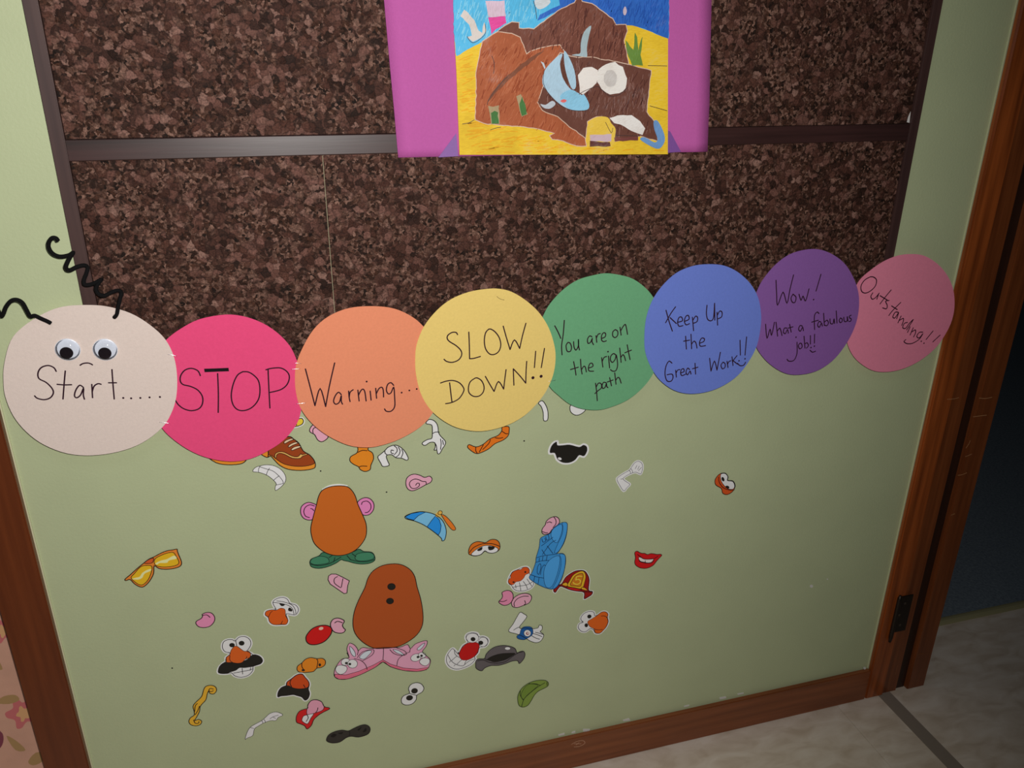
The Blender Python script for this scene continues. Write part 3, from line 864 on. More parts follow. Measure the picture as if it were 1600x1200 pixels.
disc('blue', T4, [(22, 480), (30, 380), (60, 290), (110, 215), (180, 150), (260, 115), (340, 105), (420, 112), (490, 145), (550, 200), (590, 270), (605, 350), (603, 420), (585, 510), (545, 590), (490, 660), (420, 710), (340, 742), (250, 753), (170, 735), (100, 685), (55, 620), (28, 550)],
     paper(112, 134, 220, 1.08), 2, 'blue paper circle reading Keep Up the Great Work!!',
     [[(130, 335), (145, 390), (162, 440)], [(178, 318), (155, 350), (128, 398)], [(150, 372), (182, 402)], [(190, 395), (212, 388), (208, 370), (195, 372), (188, 395), (195, 415), (215, 412)],
      [(225, 390), (245, 380), (242, 362), (230, 365), (222, 388), (230, 408), (248, 402)], [(262, 370), (268, 438)], [(265, 385), (278, 365), (288, 372), (285, 392), (268, 400)],
      [(335, 310), (332, 350), (338, 380), (355, 388), (368, 370), (373, 300)], [(373, 300), (374, 385)], [(385, 345), (388, 410)], [(387, 360), (398, 340), (410, 345), (408, 368), (390, 378)],
      [(228, 465), (232, 530)], [(218, 490), (248, 485)], [(255, 455), (258, 528)], [(258, 505), (270, 490), (280, 500), (285, 525)], [(298, 500), (318, 492), (322, 478), (308, 475), (298, 495), (302, 515), (328, 512)],
      [(160, 600), (145, 590), (130, 615), (125, 655), (135, 688), (155, 690), (165, 672), (160, 655), (135, 658)], [(178, 635), (182, 670)], [(180, 650), (188, 635), (200, 632)],
      [(205, 648), (220, 642), (218, 628), (207, 632), (203, 650), (210, 662), (228, 655)], [(248, 632), (238, 625), (230, 645), (238, 658), (250, 640), (255, 655)], [(275, 600), (278, 655)], [(262, 628), (290, 620)],
      [(348, 575), (355, 640)], [(355, 640), (372, 590), (385, 635)], [(385, 635), (402, 545)], [(415, 595), (405, 610), (412, 628), (425, 620), (425, 602), (415, 595)], [(435, 590), (440, 622)], [(438, 605), (445, 592), (455, 588)],
      [(460, 568), (465, 612)], [(485, 562), (463, 590)], [(466, 588), (488, 605)], [(500, 485), (502, 560)], [(533, 468), (525, 560)], [(487, 600), (500, 612), (518, 610), (528, 595)]],
     dots=[(495, 588), (525, 578)])
disc('slow', T3, [(35, 520), (45, 430), (90, 320), (170, 220), (260, 150), (370, 105), (480, 86), (560, 85), (640, 105), (730, 160), (810, 235), (870, 330), (905, 440), (912, 530), (895, 630), (850, 730), (780, 820), (700, 890), (590, 945), (450, 975), (320, 960), (220, 915), (130, 840), (70, 740), (40, 620)],
     paper(254, 208, 122, 1.12), 2, 'yellow paper circle reading SLOW DOWN!!',
     [[(300, 372), (290, 358), (265, 358), (240, 375), (235, 395), (250, 415), (290, 440), (320, 470), (325, 500), (305, 530), (265, 545), (230, 538), (215, 525)],
      [(370, 355), (373, 430), (375, 522)], [(375, 522), (400, 520), (443, 508)], [(495, 337), (475, 360), (467, 410), (475, 460), (500, 492), (530, 495), (558, 475), (570, 435), (560, 390), (535, 355), (510, 338), (495, 337)],
      [(585, 318), (605, 390), (628, 465)], [(628, 465), (655, 405), (688, 458)], [(688, 458), (705, 380), (727, 300)],
      [(250, 672), (258, 740), (265, 795)], [(193, 674), (230, 662), (270, 658), (310, 672), (335, 700), (338, 725), (310, 770), (265, 795), (225, 803)],
      [(410, 643), (380, 665), (368, 700), (372, 735), (400, 757), (435, 755), (460, 730), (465, 695), (450, 660), (425, 643), (410, 643)],
      [(473, 632), (500, 680), (528, 727)], [(528, 727), (555, 665), (588, 712)], [(588, 712), (595, 650), (603, 590)], [(652, 688), (650, 640), (648, 585)], [(648, 585), (690, 630), (726, 675)], [(726, 675), (728, 600), (732, 538)],
      [(788, 475), (780, 578)], [(843, 457), (823, 578)]])
strokes('exclamation_dots', [T3([(771, 641)]), T3([(822, 632)])], DISC['slow'][1] - 0.0002, 0.0032, M_PEN, DISC['slow'][0])
strokes('pencil_mark', [spline(T3([(545, 133), (565, 148), (592, 155)]), False, 3)], DISC['slow'][1] - 0.0002, 0.0005, M_PEN, DISC['slow'][0])

# staples joining the circles
M_STAPLE = mat('bright_staple_steel', rgb(225, 225, 230), 0.25, 0.9)
for (a, b), lv, lab in ((((262, 553.5), (276, 556)), 1, 'upper staple joining the cream and hot pink circles'),
                        (((249, 659.5), (265, 661.5)), 1, 'lower staple joining the cream and hot pink circles'),
                        (((460, 567), (471, 568)), 1, 'topmost staple joining the hot pink and orange circles'),
                        (((455, 577), (469, 576)), 1, 'middle staple joining the hot pink and orange circles'),
                        (((463, 631), (478, 629.5)), 1, 'lowest staple joining the hot pink and orange circles'),
                        (((857, 596), (868, 594)), 2, 'staple joining the yellow and green circles')):
    y = -0.0150 - 0.0011 * lv
    A, B = on_wall(a[0], a[1], y - 0.0005), on_wall(b[0], b[1], y - 0.0005)
    pts = [A + Vector((0, 0.0014, 0)), A + Vector((0, 0.0002, 0)), A * .9 + B * .1, A * .5 + B * .5, A * .1 + B * .9, B + Vector((0, 0.0002, 0)), B + Vector((0, 0.0014, 0))]
    tag(tube('staple', pts, 0.00035, M_STAPLE, None, 6), lab, 'staple', 'staples in the paper circles')

# googly eyes
M_EYEW = mat('eye_white', rgb(236, 240, 250), 0.35)
M_DOME = bpy.data.materials.new('clear_plastic')
M_DOME.use_nodes = True
nt = M_DOME.node_tree
nt.nodes.clear()
out = nt.nodes.new('ShaderNodeOutputMaterial')
mxs = nt.nodes.new('ShaderNodeMixShader')
trn = nt.nodes.new('ShaderNodeBsdfTransparent')
trn.inputs[0].default_value = (0.97, 0.98, 1, 1)
gl = nt.nodes.new('ShaderNodeBsdfGlossy')
gl.inputs['Roughness'].default_value = 0.06
fr = nt.nodes.new('ShaderNodeFresnel')
fr.inputs[0].default_value = 1.3
nt.links.new(fr.outputs[0], mxs.inputs[0]); nt.links.new(trn.outputs[0], mxs.inputs[1]); nt.links.new(gl.outputs[0], mxs.inputs[2]); nt.links.new(mxs.outputs[0], out.inputs[0])
for (cx, cy), (qx, qy), lab in (((106, 546), (103.8, 551.5), 'left googly eye on the cream paper circle'), ((164.5, 546), (163.8, 552), 'right googly eye on the cream paper circle')):
    y0 = DISC['start'][1] - 0.0002
    c = on_wall(cx, cy, y0)
    R = 0.0146
    e = tag(empty('googly_eye', c), lab, 'googly eye', 'googly eyes')

    def lathe(name, prof, material, cc, sm=True, n=28):
        V, F = [], []
        for r, dy in prof:
            for k in range(n):
                V.append((cc.x + r * math.cos(2 * math.pi * k / n), cc.y + dy, cc.z + r * math.sin(2 * math.pi * k / n)))
        for j in range(len(prof) - 1):
            for k in range(n):
                F.append((j * n + k, j * n + (k + 1) % n, (j + 1) * n + (k + 1) % n, (j + 1) * n + k))
        F.append(tuple(range((len(prof) - 1) * n, len(prof) * n)))
        return mesh_obj(name, V, F, material, e, smooth=sm)
    lathe('backing', [(R, 0), (R, -0.0012), (R * .93, -0.0016)], M_EYEW, c, False)
    pc = on_wall(qx, qy, y0 - 0.0022)
    lathe('pupil', [(0.0077, 0.0004), (0.0077, -0.0002), (0.0072, -0.0003)], M_INK, pc, False)
    lathe('dome', [(R * .95, -0.0016)] + [(R * .93 * math.cos(a), -0.0016 - 0.0062 * math.sin(a)) for a in (0.25, .5, .75, 1.0, 1.25, 1.45)], M_DOME, c)

# pipe cleaner antennae
M_FUZZ = mat('black_chenille', rgb(16, 15, 16), 0.9, spec=0.2)
CP = Crop(0, 350, 4)


def antenna(pts, label):
    sp = spline([CP([(p[0], p[1])])[0] + (p[2],) for p in pts], False, 5)
    P = [on_wall(p[0], p[1], p[2]) for p in sp]
    rt_ = tube('pipe_cleaner', P, 0.0024, M_FUZZ)
    tag(rt_, label, 'pipe cleaner', 'pipe cleaner antennae')
    V, F = [], []
    rnd = random.Random(3)
    for a, b in zip(P[:-1], P[1:]):
        n = max(2, int((b - a).length / 0.00012))
        for i in range(n):
            c = a.lerp(b, rnd.random())
            d = Vector((rnd.gauss(0, 1), rnd.gauss(0, 1), rnd.gauss(0, 1))).normalized()
            t = (b - a).normalized()
            d = (d - t * d.dot(t) * 0.8).normalized()
            s = t.cross(d) * 0.00016
            k = len(V)
            V += [tuple(c + d * .0015 + s), tuple(c + d * .0015 - s), tuple(c + d * rnd.uniform(.0028, .0037))]
            F.append((k, k + 1, k + 2))
    f = mesh_obj('bristles', V, F, M_FUZZ, rt_)
    f['kind'] = 'stuff'


z0 = -0.0205
antenna([(365, 108, -.03), (350, 88, -.03), (325, 88, -.03), (306, 115, -.028), (306, 150, -.026), (330, 185, -.024), (375, 203, -.022), (430, 195, -.02), (458, 178, -.018), (440, 205, -.024), (424, 235, -.03), (412, 272, -.03),
         (435, 288, -.027), (480, 268, -.024), (525, 258, -.02), (548, 272, -.018), (540, 310, -.022), (525, 350, -.028), (530, 378, -.03), (565, 378, -.027), (605, 362, -.022), (635, 345, -.018), (612, 375, -.022), (600, 405, -.027), (615, 435, -.03),
         (650, 448, -.028), (690, 430, -.024), (735, 415, -.02), (758, 428, -.018), (750, 470, -.02), (738, 520, -.021), (730, 565, -.0205), (710, 588, -.0195)],
        'curly black pipe cleaner antenna rising above the right googly eye')
antenna([(-60, 470, -.024), (-30, 500, -.022), (-12, 540, -.02), (8, 575, -.02), (22, 560, -.024), (40, 515, -.028), (70, 480, -.03), (105, 473, -.03), (140, 492, -.028), (165, 535, -.024), (190, 578, -.02), (215, 572, -.021), (255, 590, -.0205), (300, 610, -.02), (320, 622, -.0195)],
        'wavy black pipe cleaner antenna left of the cream circle, at the left picture edge')

# ------------------------------------------------------------------ loose cut-out stickers on the green wall
A_, B_, C_, D_, E_, G_, H_, I_, J_, K_, L_, N_ = (Crop(380, 640, 6.6667), Crop(560, 640, 5.4545), Crop(820, 640, 4.7059), Crop(450, 740, 6.4), Crop(180, 840, 5.3333),
    Crop(280, 970, 6), Crop(460, 870, 6), Crop(440, 1040, 6.1538), Crop(680, 970, 8), Crop(720, 790, 6.6667), Crop(760, 900, 7.2727), Crop(960, 830, 15))
GROUP = 'paper cut-outs stuck on the wall'
IW = 0.0013
WHITE, PINK, ORANGE, RUST, RED, BLACK = (232, 226, 228), (236, 164, 184), (232, 134, 36), (214, 92, 28), (214, 28, 28), (34, 32, 28)


def cut(name, cat, label, cr, outline, color, fills=(), ink=(), border=0.0, lv=0, sm=True, edge=True, w=IW, thick=0.0005, inkmat=None):
    """a sticker: card with its printed areas and ink lines as parts. lv lifts it above a sticker it overlaps."""
    y = -0.0005 - 0.0009 * lv
    px = cr(outline)
    if sm: px = spline(px, True, 3)
    o = slab(name, px, y, thick, vinyl(*color))
    tag(o, label, cat, GROUP)
    if border:
        strokes('white_border', [px + px[:1]], y + 0.00006, border, vinyl(236, 234, 228), o)
    k = 1
    for f in fills:
        fp = cr(f[2])
        if len(f) < 4: fp = spline(fp, True, 3)
        slab(f[0], fp, y - 0.00006 * k, 0, vinyl(*f[1]), o)
        k += 1
        if f[0] not in ('pupil', 'shine', 'dark_print'):
            strokes('ink_line', [fp + fp[:1]], y - 0.00006 * k, w * .75, inkmat or M_INK, o)
            k += 1
    L = ([px + px[:1]] if edge else []) + [spline(cr(q), False, 3) if len(q) > 2 else cr(q) for q in ink]
    if L: strokes('ink_outline', L, y - 0.00006 * k, w, inkmat or M_INK, o)
    return o


# --- partly hidden behind the circles
cut('gold_cutout', 'cutout', 'tiny gold cut-out tip between the hot pink and orange circles', A_, [(480, 190), (520, 150), (575, 100), (610, 92), (628, 118), (615, 150), (580, 168), (540, 178)], (240, 196, 60), ink=[[(550, 125), (556, 165)]], border=0.004)
cut('shoe_cutout', 'cutout', 'brown lace-up shoe cut-out below the hot pink circle', A_, [(180, 460), (205, 440), (260, 410), (330, 350), (400, 300), (440, 285), (490, 282), (530, 310), (580, 350), (625, 430), (690, 470), (740, 530), (752, 590), (720, 618), (600, 634), (470, 622), (380, 580), (320, 520), (285, 485), (245, 498)], (232, 140, 44),
    [('upper', (150, 66, 28), [(262, 430), (300, 370), (380, 300), (440, 288), (490, 285), (530, 310), (580, 352), (625, 430), (690, 472), (740, 530), (735, 565), (650, 588), (540, 590), (430, 568), (350, 520), (300, 480), (265, 470)])]
    + [('lace', (244, 196, 160), q) for q in ([(425, 340), (450, 318), (505, 300), (522, 312), (480, 330), (435, 354)], [(470, 380), (500, 355), (550, 338), (568, 350), (520, 370), (478, 392)], [(500, 415), (530, 390), (585, 378), (600, 390), (550, 410), (512, 425)])]
    + [('stitched_band', (244, 176, 96), [(330, 500), (335, 460), (375, 440), (430, 445), (510, 485), (570, 490), (600, 460), (615, 470), (660, 458), (668, 468), (620, 485), (590, 508), (510, 505), (430, 465), (375, 455), (348, 475), (344, 500)])], ink=[[(255, 410), (262, 450), (258, 495)]])
cut('shoe_cutout', 'cutout', 'sole of a brown shoe cut-out peeking below the hot pink circle', T2, [(290, 880), (330, 885), (420, 890), (505, 880), (500, 905), (470, 922), (400, 926), (340, 915)], (232, 140, 44))
cut('ear_cutout', 'cutout', 'pink cut-out half behind the lower left of the orange circle', A_, [(735, 155), (700, 190), (692, 225), (715, 245), (745, 262), (775, 315), (815, 335), (860, 315), (885, 275), (840, 200), (790, 160)], PINK, ink=[[(775, 185), (740, 190), (725, 215), (728, 245)]])
cut('nose_cutout', 'cutout', 'orange nose cut-out hanging below the orange circle', A_, [(1200, 380), (1300, 380), (1300, 420), (1345, 450), (1358, 510), (1330, 580), (1322, 625), (1270, 645), (1220, 625), (1200, 595), (1150, 570), (1112, 535), (1120, 490), (1180, 455), (1195, 420)], ORANGE, ink=[[(1195, 445), (1240, 425), (1290, 428)], [(1205, 600), (1235, 588), (1290, 590)]])
cut('hand_cutout', 'cutout', 'white fist cut-out just below the orange circle', B_, [(262, 475), (210, 485), (190, 455), (165, 405), (190, 380), (225, 350), (255, 320), (310, 303), (355, 318), (395, 355), (420, 400), (425, 420), (410, 432), (370, 415), (320, 410), (285, 385), (245, 388), (238, 405), (250, 440)], WHITE,
    ink=[[(225, 350), (228, 372), (245, 385)], [(300, 350), (280, 345), (280, 370), (300, 375)], [(305, 310), (325, 325), (330, 355), (305, 385)], [(340, 320), (355, 350), (345, 385), (320, 405)], [(370, 340), (380, 370), (365, 408)]])
cut('arm_cutout', 'cutout', 'white arm with open fingers reaching down between orange and yellow circles', B_, [(575, 118), (600, 85), (640, 92), (668, 120), (680, 160), (682, 192), (700, 225), (740, 268), (738, 300), (715, 335), (695, 372), (675, 375), (668, 345), (645, 345), (655, 320), (650, 282), (610, 280), (570, 305), (545, 295), (550, 278), (590, 255), (625, 245), (630, 205), (630, 160), (622, 130)], WHITE,
    ink=[[(632, 205), (655, 192), (690, 192)], [(700, 250), (705, 290), (700, 340)], [(718, 262), (725, 300)], [(650, 282), (665, 310), (668, 345)]])
cut('moustache_cutout', 'cutout', 'twisted orange moustache cut-out below the yellow circle', B_, [(1225, 150), (1280, 145), (1285, 180), (1275, 225), (1230, 262), (1165, 290), (1110, 335), (1050, 365), (1005, 375), (960, 350), (930, 320), (945, 298), (1000, 318), (1060, 298), (1120, 250), (1190, 220), (1222, 180)], (226, 116, 32),
    ink=[[(1225, 185), (1255, 205), (1275, 205)], [(1165, 240), (1200, 245), (1232, 238)], [(1125, 255), (1110, 290), (1060, 340)], [(1065, 300), (1045, 335), (1030, 362)], [(1000, 322), (1000, 350), (1012, 370)]])
cut('arm_cutout', 'cutout', 'white curved arm strip under the right side of the yellow circle', T3, [(805, 800), (830, 785), (855, 820), (865, 860), (862, 905), (838, 908), (835, 860), (822, 820)], WHITE)
cut('oval_cutout', 'cutout', 'white oval cut-out peeking below the green circle', T3, [(1005, 815), (1005, 850), (1025, 870), (1050, 875), (1080, 862), (1100, 840), (1085, 825), (1040, 805)], WHITE)

# --- upper part of the open wall
cut('teeth_cutout', 'cutout', 'white curved teeth cut-out left of the brown shoe', A_, [(100, 645), (125, 605), (180, 585), (250, 575), (330, 588), (400, 630), (440, 690), (442, 740), (415, 785), (370, 825), (335, 842), (335, 800), (345, 775), (315, 735), (250, 685), (170, 655)], WHITE,
    ink=[[(170, 595), (230, 615), (310, 640), (370, 690), (410, 740), (418, 770)], [(175, 590), (160, 620), (160, 652)], [(275, 610), (255, 640), (240, 682)], [(375, 690), (340, 715), (318, 735)], [(415, 770), (370, 780), (345, 785)]], w=0.0008)
cut('ear_cutout', 'cutout', 'pink curled ear cut-out above the blue cap', B_, [(480, 550), (525, 560), (565, 578), (605, 567), (628, 590), (615, 620), (575, 640), (520, 670), (465, 692), (425, 680), (405, 640), (410, 590), (440, 560)], PINK,
    ink=[[(578, 640), (575, 615), (545, 612), (515, 598), (480, 592), (445, 610), (435, 640), (455, 670), (490, 670), (518, 650), (518, 630), (500, 628), (488, 645)]])
cap = cut('cap_cutout', 'cutout', 'striped blue cap cut-out with an orange propeller', B_, [(398, 910), (450, 885), (530, 870), (610, 880), (670, 905), (720, 950), (745, 1010), (748, 1060), (735, 1110), (712, 1118), (705, 1095), (640, 1040), (560, 985), (480, 950), (410, 932)], (120, 186, 236),
    [('blue_stripe', (40, 140, 222), [(400, 912), (450, 886), (530, 871), (570, 876), (510, 905), (472, 942), (420, 930)], 0),
     ('blue_stripe', (40, 140, 222), [(658, 905), (690, 940), (705, 990), (698, 1040), (682, 1070), (585, 1000), (620, 950)], 0)])
cut_prop = slab('propeller_blade', spline(B_([(705, 895), (740, 905), (790, 955), (828, 1010), (820, 1028), (795, 1022), (755, 975), (720, 920)]), True, 3), -0.0007, 0.0006, vinyl(222, 120, 40), cap)
slab('propeller_hub', spline(B_([(655, 900), (670, 880), (690, 862), (712, 868), (715, 890), (700, 912), (670, 915)]), True, 3), -0.0008, 0.0006, vinyl(236, 176, 80), cap)
strokes('ink_line', [(lambda q: q + q[:1])(spline(B_(q), True, 3)) for q in ([(705, 895), (740, 905), (790, 955), (828, 1010), (820, 1028), (795, 1022), (755, 975), (720, 920)], [(678, 885), (690, 862), (712, 868), (712, 888), (690, 895)])], -0.0009, 0.001, M_INK, cap)
cut('hat_cutout', 'cutout', 'glossy black bowler hat cut-out with a white edge below the green circle', C_, [(235, 238), (240, 262), (280, 262), (330, 258), (400, 275), (430, 260), (455, 272), (458, 305), (435, 342), (400, 335), (370, 370), (330, 390), (280, 390), (240, 365), (220, 320), (185, 318), (190, 280), (210, 250)], BLACK,
    [('shine', (240, 240, 240), ell(257, 361, 14, 9, 20, 12))], border=0.006, edge=False)
cut('arm_cutout', 'cutout', 'white bent arm with raised fist right of the black hat', C_, [(835, 380), (860, 395), (866, 430), (855, 470), (840, 470), (815, 460), (785, 468), (750, 485), (722, 508), (745, 530), (772, 550), (750, 575), (728, 598), (700, 560), (678, 515), (690, 495), (735, 465), (770, 445), (790, 415), (810, 390)], WHITE,
    ink=[[(765, 445), (775, 455), (778, 470)], [(780, 435), (790, 448), (793, 465)], [(825, 410), (812, 435)], [(842, 415), (830, 440)], [(858, 425), (835, 450)], [(722, 508), (705, 512)]], w=0.0007, border=0.0045)
cut('eyes_cutout', 'cutout', 'eyes with orange lids cut-out, farthest right on the wall', C_, [(1440, 470), (1475, 468), (1495, 495), (1492, 520), (1530, 525), (1547, 560), (1530, 600), (1490, 625), (1455, 615), (1445, 580), (1405, 555), (1398, 520), (1415, 490)], (206, 84, 34),
    [('eye_white', WHITE, [(1442, 475), (1472, 470), (1492, 492), (1490, 522), (1528, 528), (1543, 560), (1530, 585), (1490, 580), (1455, 545), (1440, 510)]),
     ('pupil', BLACK, ell(1457, 512, 10, 17, -20, 12)), ('pupil', BLACK, ell(1490, 570, 15, 10, 20, 12))], ink=[[(1425, 495), (1430, 535), (1460, 575), (1510, 592), (1540, 590)]])

# --- the brown egg shapes with shoes: plain shapes
egg1 = cut('egg_cutout', 'cutout', 'smaller plain brown egg-shaped cut-out standing on green shoes', D_, [(500, 122), (590, 130), (640, 170), (675, 230), (700, 310), (745, 410), (780, 500), (785, 590), (765, 660), (700, 745), (610, 800), (510, 820), (420, 808), (340, 770), (265, 700), (235, 620), (228, 540), (250, 440), (285, 310), (305, 230), (340, 170), (410, 135)], (196, 102, 36), lv=1)
strokes('white_rim', [spline(D_([(348, 160), (400, 130), (450, 116), (520, 112), (590, 124)]), False, 3)], -0.00135, 0.0028, vinyl(236, 234, 228), egg1)
cut('ear_cutout', 'cutout', 'round pink ear cut-out on the left of the smaller brown egg', D_, [(205, 288), (255, 300), (300, 330), (290, 400), (250, 455), (205, 465), (155, 445), (128, 400), (130, 340), (160, 305)], (222, 132, 184), ink=[[(265, 325), (220, 312), (175, 335), (158, 380), (175, 425), (215, 440)], [(225, 350), (245, 355), (258, 372)]])
cut('ear_cutout', 'cutout', 'round pink ear cut-out on the right of the smaller brown egg', D_, [(775, 240), (825, 255), (858, 300), (855, 360), (820, 405), (775, 418), (740, 405), (700, 350), (690, 300), (720, 260)], (222, 132, 184), ink=[[(735, 310), (745, 285), (790, 275), (825, 305), (828, 350), (800, 385), (770, 390)]])
cut('shoe_cutout', 'cutout', 'pair of green shoes cut-out under the smaller brown egg', D_, [(240, 850), (310, 822), (345, 790), (420, 790), (520, 800), (640, 785), (710, 755), (755, 778), (830, 785), (862, 815), (868, 865), (820, 895), (740, 905), (660, 895), (610, 880), (560, 870), (530, 862), (480, 895), (400, 930), (310, 948), (240, 935), (220, 905), (220, 875)], (58, 116, 86),
    [('toe', (66, 130, 98), [(222, 880), (245, 850), (300, 828), (360, 830), (402, 850), (408, 890), (350, 905), (280, 912), (235, 900)]), ('toe', (66, 130, 98), [(670, 840), (690, 805), (750, 790), (820, 788), (860, 815), (855, 850), (800, 868), (730, 875), (685, 865)])],
    ink=[[(225, 905), (300, 920), (400, 905), (480, 865), (530, 835)], [(620, 860), (700, 878), (790, 880), (862, 860)], [(410, 840), (440, 820)], [(455, 885), (470, 840)], [(590, 820), (625, 860)], [(640, 800), (680, 830)]], inkmat=mat('dark_green_ink', rgb(18, 50, 40), 0.5))
egg2 = cut('egg_cutout', 'cutout', 'larger plain brown egg-shaped cut-out with two black dots above pink slippers', H_, [(940, 65), (1020, 80), (1090, 125), (1130, 190), (1150, 280), (1185, 400), (1205, 530), (1200, 640), (1150, 730), (1060, 800), (960, 845), (840, 858), (740, 855), (640, 800), (570, 720), (548, 630), (560, 520), (600, 410), (660, 290), (690, 200), (740, 130), (830, 80)], (172, 80, 34),
    [('black_dot', BLACK, ell(910, 280, 36, 30)), ('black_dot', BLACK, ell(896, 415, 33, 27))], lv=1)
sl = cut('slippers_cutout', 'cutout', 'pair of pink bunny slippers cut-out with upright ears', H_, [(372, 1085), (385, 1040), (420, 985), (455, 955), (510, 945), (500, 900), (492, 860), (515, 810), (560, 825), (590, 860), (600, 880), (640, 850), (720, 860), (840, 850), (980, 850), (1060, 822), (1088, 860), (1130, 820), (1190, 795), (1245, 788), (1235, 840), (1200, 890), (1240, 930), (1275, 965), (1270, 1010), (1240, 1055), (1150, 1075), (1020, 1065), (900, 1030), (830, 985), (760, 1035), (620, 1105), (500, 1145), (420, 1148), (378, 1125)], (232, 160, 186),
    [('sole', (222, 112, 136), [(378, 1100), (480, 1108), (600, 1075), (740, 1015), (830, 965), (900, 1005), (1020, 1042), (1150, 1052), (1262, 1035), (1235, 1060), (1150, 1076), (1020, 1066), (900, 1032), (830, 986), (760, 1036), (620, 1106), (500, 1146), (420, 1149), (378, 1126)], 0),
     ('inner_ear', (206, 214, 232), [(518, 840), (545, 860), (570, 900), (570, 935), (545, 925), (525, 890)]), ('inner_ear', (206, 214, 232), [(610, 945), (640, 905), (690, 880), (725, 885), (690, 930), (650, 960)]),
     ('inner_ear', (206, 214, 232), [(925, 868), (980, 880), (1020, 910), (1030, 925), (985, 912), (950, 895)]), ('inner_ear', (206, 214, 232), [(1150, 865), (1185, 830), (1222, 808), (1205, 845), (1170, 875)]),
     ('eye', WHITE, ell(480, 985, 42, 32, -15)), ('eye', WHITE, ell(545, 1003, 46, 40, 0)), ('eye', WHITE, ell(1140, 945, 50, 34, -15)), ('eye', WHITE, ell(1198, 922, 35, 26, 10)),
     ('pupil', BLACK, ell(487, 997, 13, 11)), ('pupil', BLACK, ell(520, 1006, 13, 11)), ('pupil', BLACK, ell(1158, 940, 12, 11)), ('pupil', BLACK, ell(1192, 928, 12, 11)),
     ('muzzle', WHITE, [(385, 1055), (400, 1025), (430, 1015), (465, 1020), (492, 1035), (490, 1065), (465, 1092), (430, 1102), (398, 1085)]), ('muzzle', WHITE, [(1172, 985), (1195, 955), (1235, 948), (1268, 965), (1262, 1000), (1230, 1022), (1195, 1012)])],
    ink=[[(560, 955), (620, 970), (665, 1010), (682, 1055)], [(960, 1020), (975, 960), (1030, 915), (1085, 890)], [(835, 855), (835, 910), (830, 965)], [(492, 900), (515, 945)], [(590, 945), (640, 890), (740, 870), (730, 920), (640, 975)], [(600, 880), (590, 920)],
         [(895, 870), (930, 905), (990, 925), (1050, 915), (1030, 880), (960, 855)], [(1088, 860), (1080, 890)]], w=0.0011)

# --- left part
gs = cut('sunglasses_cutout', 'cutout', 'orange-framed yellow sunglasses cut-out, leftmost on the wall', E_, [(80, 350), (100, 330), (125, 310), (180, 260), (235, 215), (280, 180), (320, 162), (390, 125), (440, 108), (480, 102), (515, 96), (518, 112), (530, 145), (552, 200), (545, 235), (500, 255), (430, 264), (365, 258), (325, 235), (320, 300), (285, 365), (240, 408), (205, 410), (160, 385), (125, 350), (90, 358)], (222, 130, 50),
    [('lens', (240, 178, 36), [(132, 335), (160, 300), (210, 245), (260, 232), (305, 240), (300, 290), (275, 350), (235, 390), (200, 392), (165, 370)]), ('lens', (240, 178, 36), [(325, 210), (335, 175), (390, 145), (440, 128), (485, 125), (510, 160), (530, 200), (520, 225), (470, 240), (400, 245), (345, 235)]),
     ('shine', (250, 222, 160), [(140, 345), (170, 335), (205, 325), (225, 295), (265, 270), (300, 262), (290, 280), (245, 300), (225, 335), (190, 350)]), ('shine', (250, 222, 160), [(335, 215), (380, 192), (430, 180), (490, 150), (512, 175), (450, 190), (430, 210), (370, 212), (350, 225)]),
     ('bridge', (206, 92, 44), [(240, 212), (285, 180), (320, 172), (312, 205), (290, 215)])])
cut('ear_cutout', 'cutout', 'small pink bean-shaped ear cut-out below the sunglasses', E_, [(725, 640), (760, 625), (800, 628), (828, 660), (825, 700), (790, 738), (740, 750), (695, 742), (672, 715), (680, 695), (715, 675), (728, 655)], (226, 140, 176), ink=[[(728, 648), (765, 645), (790, 665)]])
cut('face_cutout', 'cutout', 'orange nose with drooping white-lidded eyes cut-out, above left', E_, [(1315, 535), (1345, 510), (1395, 498), (1435, 515), (1455, 548), (1500, 560), (1525, 590), (1522, 620), (1495, 645), (1425, 635), (1440, 690), (1425, 722), (1390, 725), (1320, 725), (1285, 700), (1275, 665), (1250, 645), (1258, 615), (1300, 602), (1340, 600), (1322, 565)], WHITE,
    [('nose', RUST, [(1250, 645), (1258, 615), (1300, 602), (1340, 605), (1380, 588), (1415, 600), (1420, 650), (1440, 690), (1425, 722), (1390, 722), (1320, 725), (1285, 700), (1275, 662)]),
     ('pupil', BLACK, [(1368, 548), (1412, 556), (1405, 568), (1385, 570)]), ('pupil', BLACK, [(1440, 600), (1452, 582), (1475, 600), (1472, 615), (1448, 612)])],
    ink=[[(1315, 540), (1360, 545), (1430, 560), (1475, 590), (1490, 640)], [(1345, 528), (1400, 535), (1470, 560), (1500, 600), (1505, 635)], [(1380, 722), (1395, 695)], [(1278, 660), (1295, 625), (1310, 615)]], border=0.005, w=0.0009)
cut('ear_cutout', 'cutout', 'pink cut-out like a fingertip left of the larger brown egg', H_, [(345, 162), (390, 162), (450, 190), (515, 225), (500, 270), (492, 340), (465, 345), (400, 300), (335, 255), (315, 215), (320, 180)], PINK, sm=False, ink=[[(405, 185), (375, 205), (375, 245), (410, 275), (435, 290)], [(455, 205), (440, 285)]])
cut('nose_cutout', 'cutout', 'red oval nose cut-out with a white shine left of the larger brown egg', H_, [(108, 770), (115, 735), (160, 680), (220, 650), (290, 642), (340, 660), (352, 695), (330, 745), (280, 795), (210, 822), (150, 822), (118, 800)], (204, 26, 26), [('shine', (240, 190, 170), ell(250, 672, 22, 14, -15, 12))], w=0.0017)
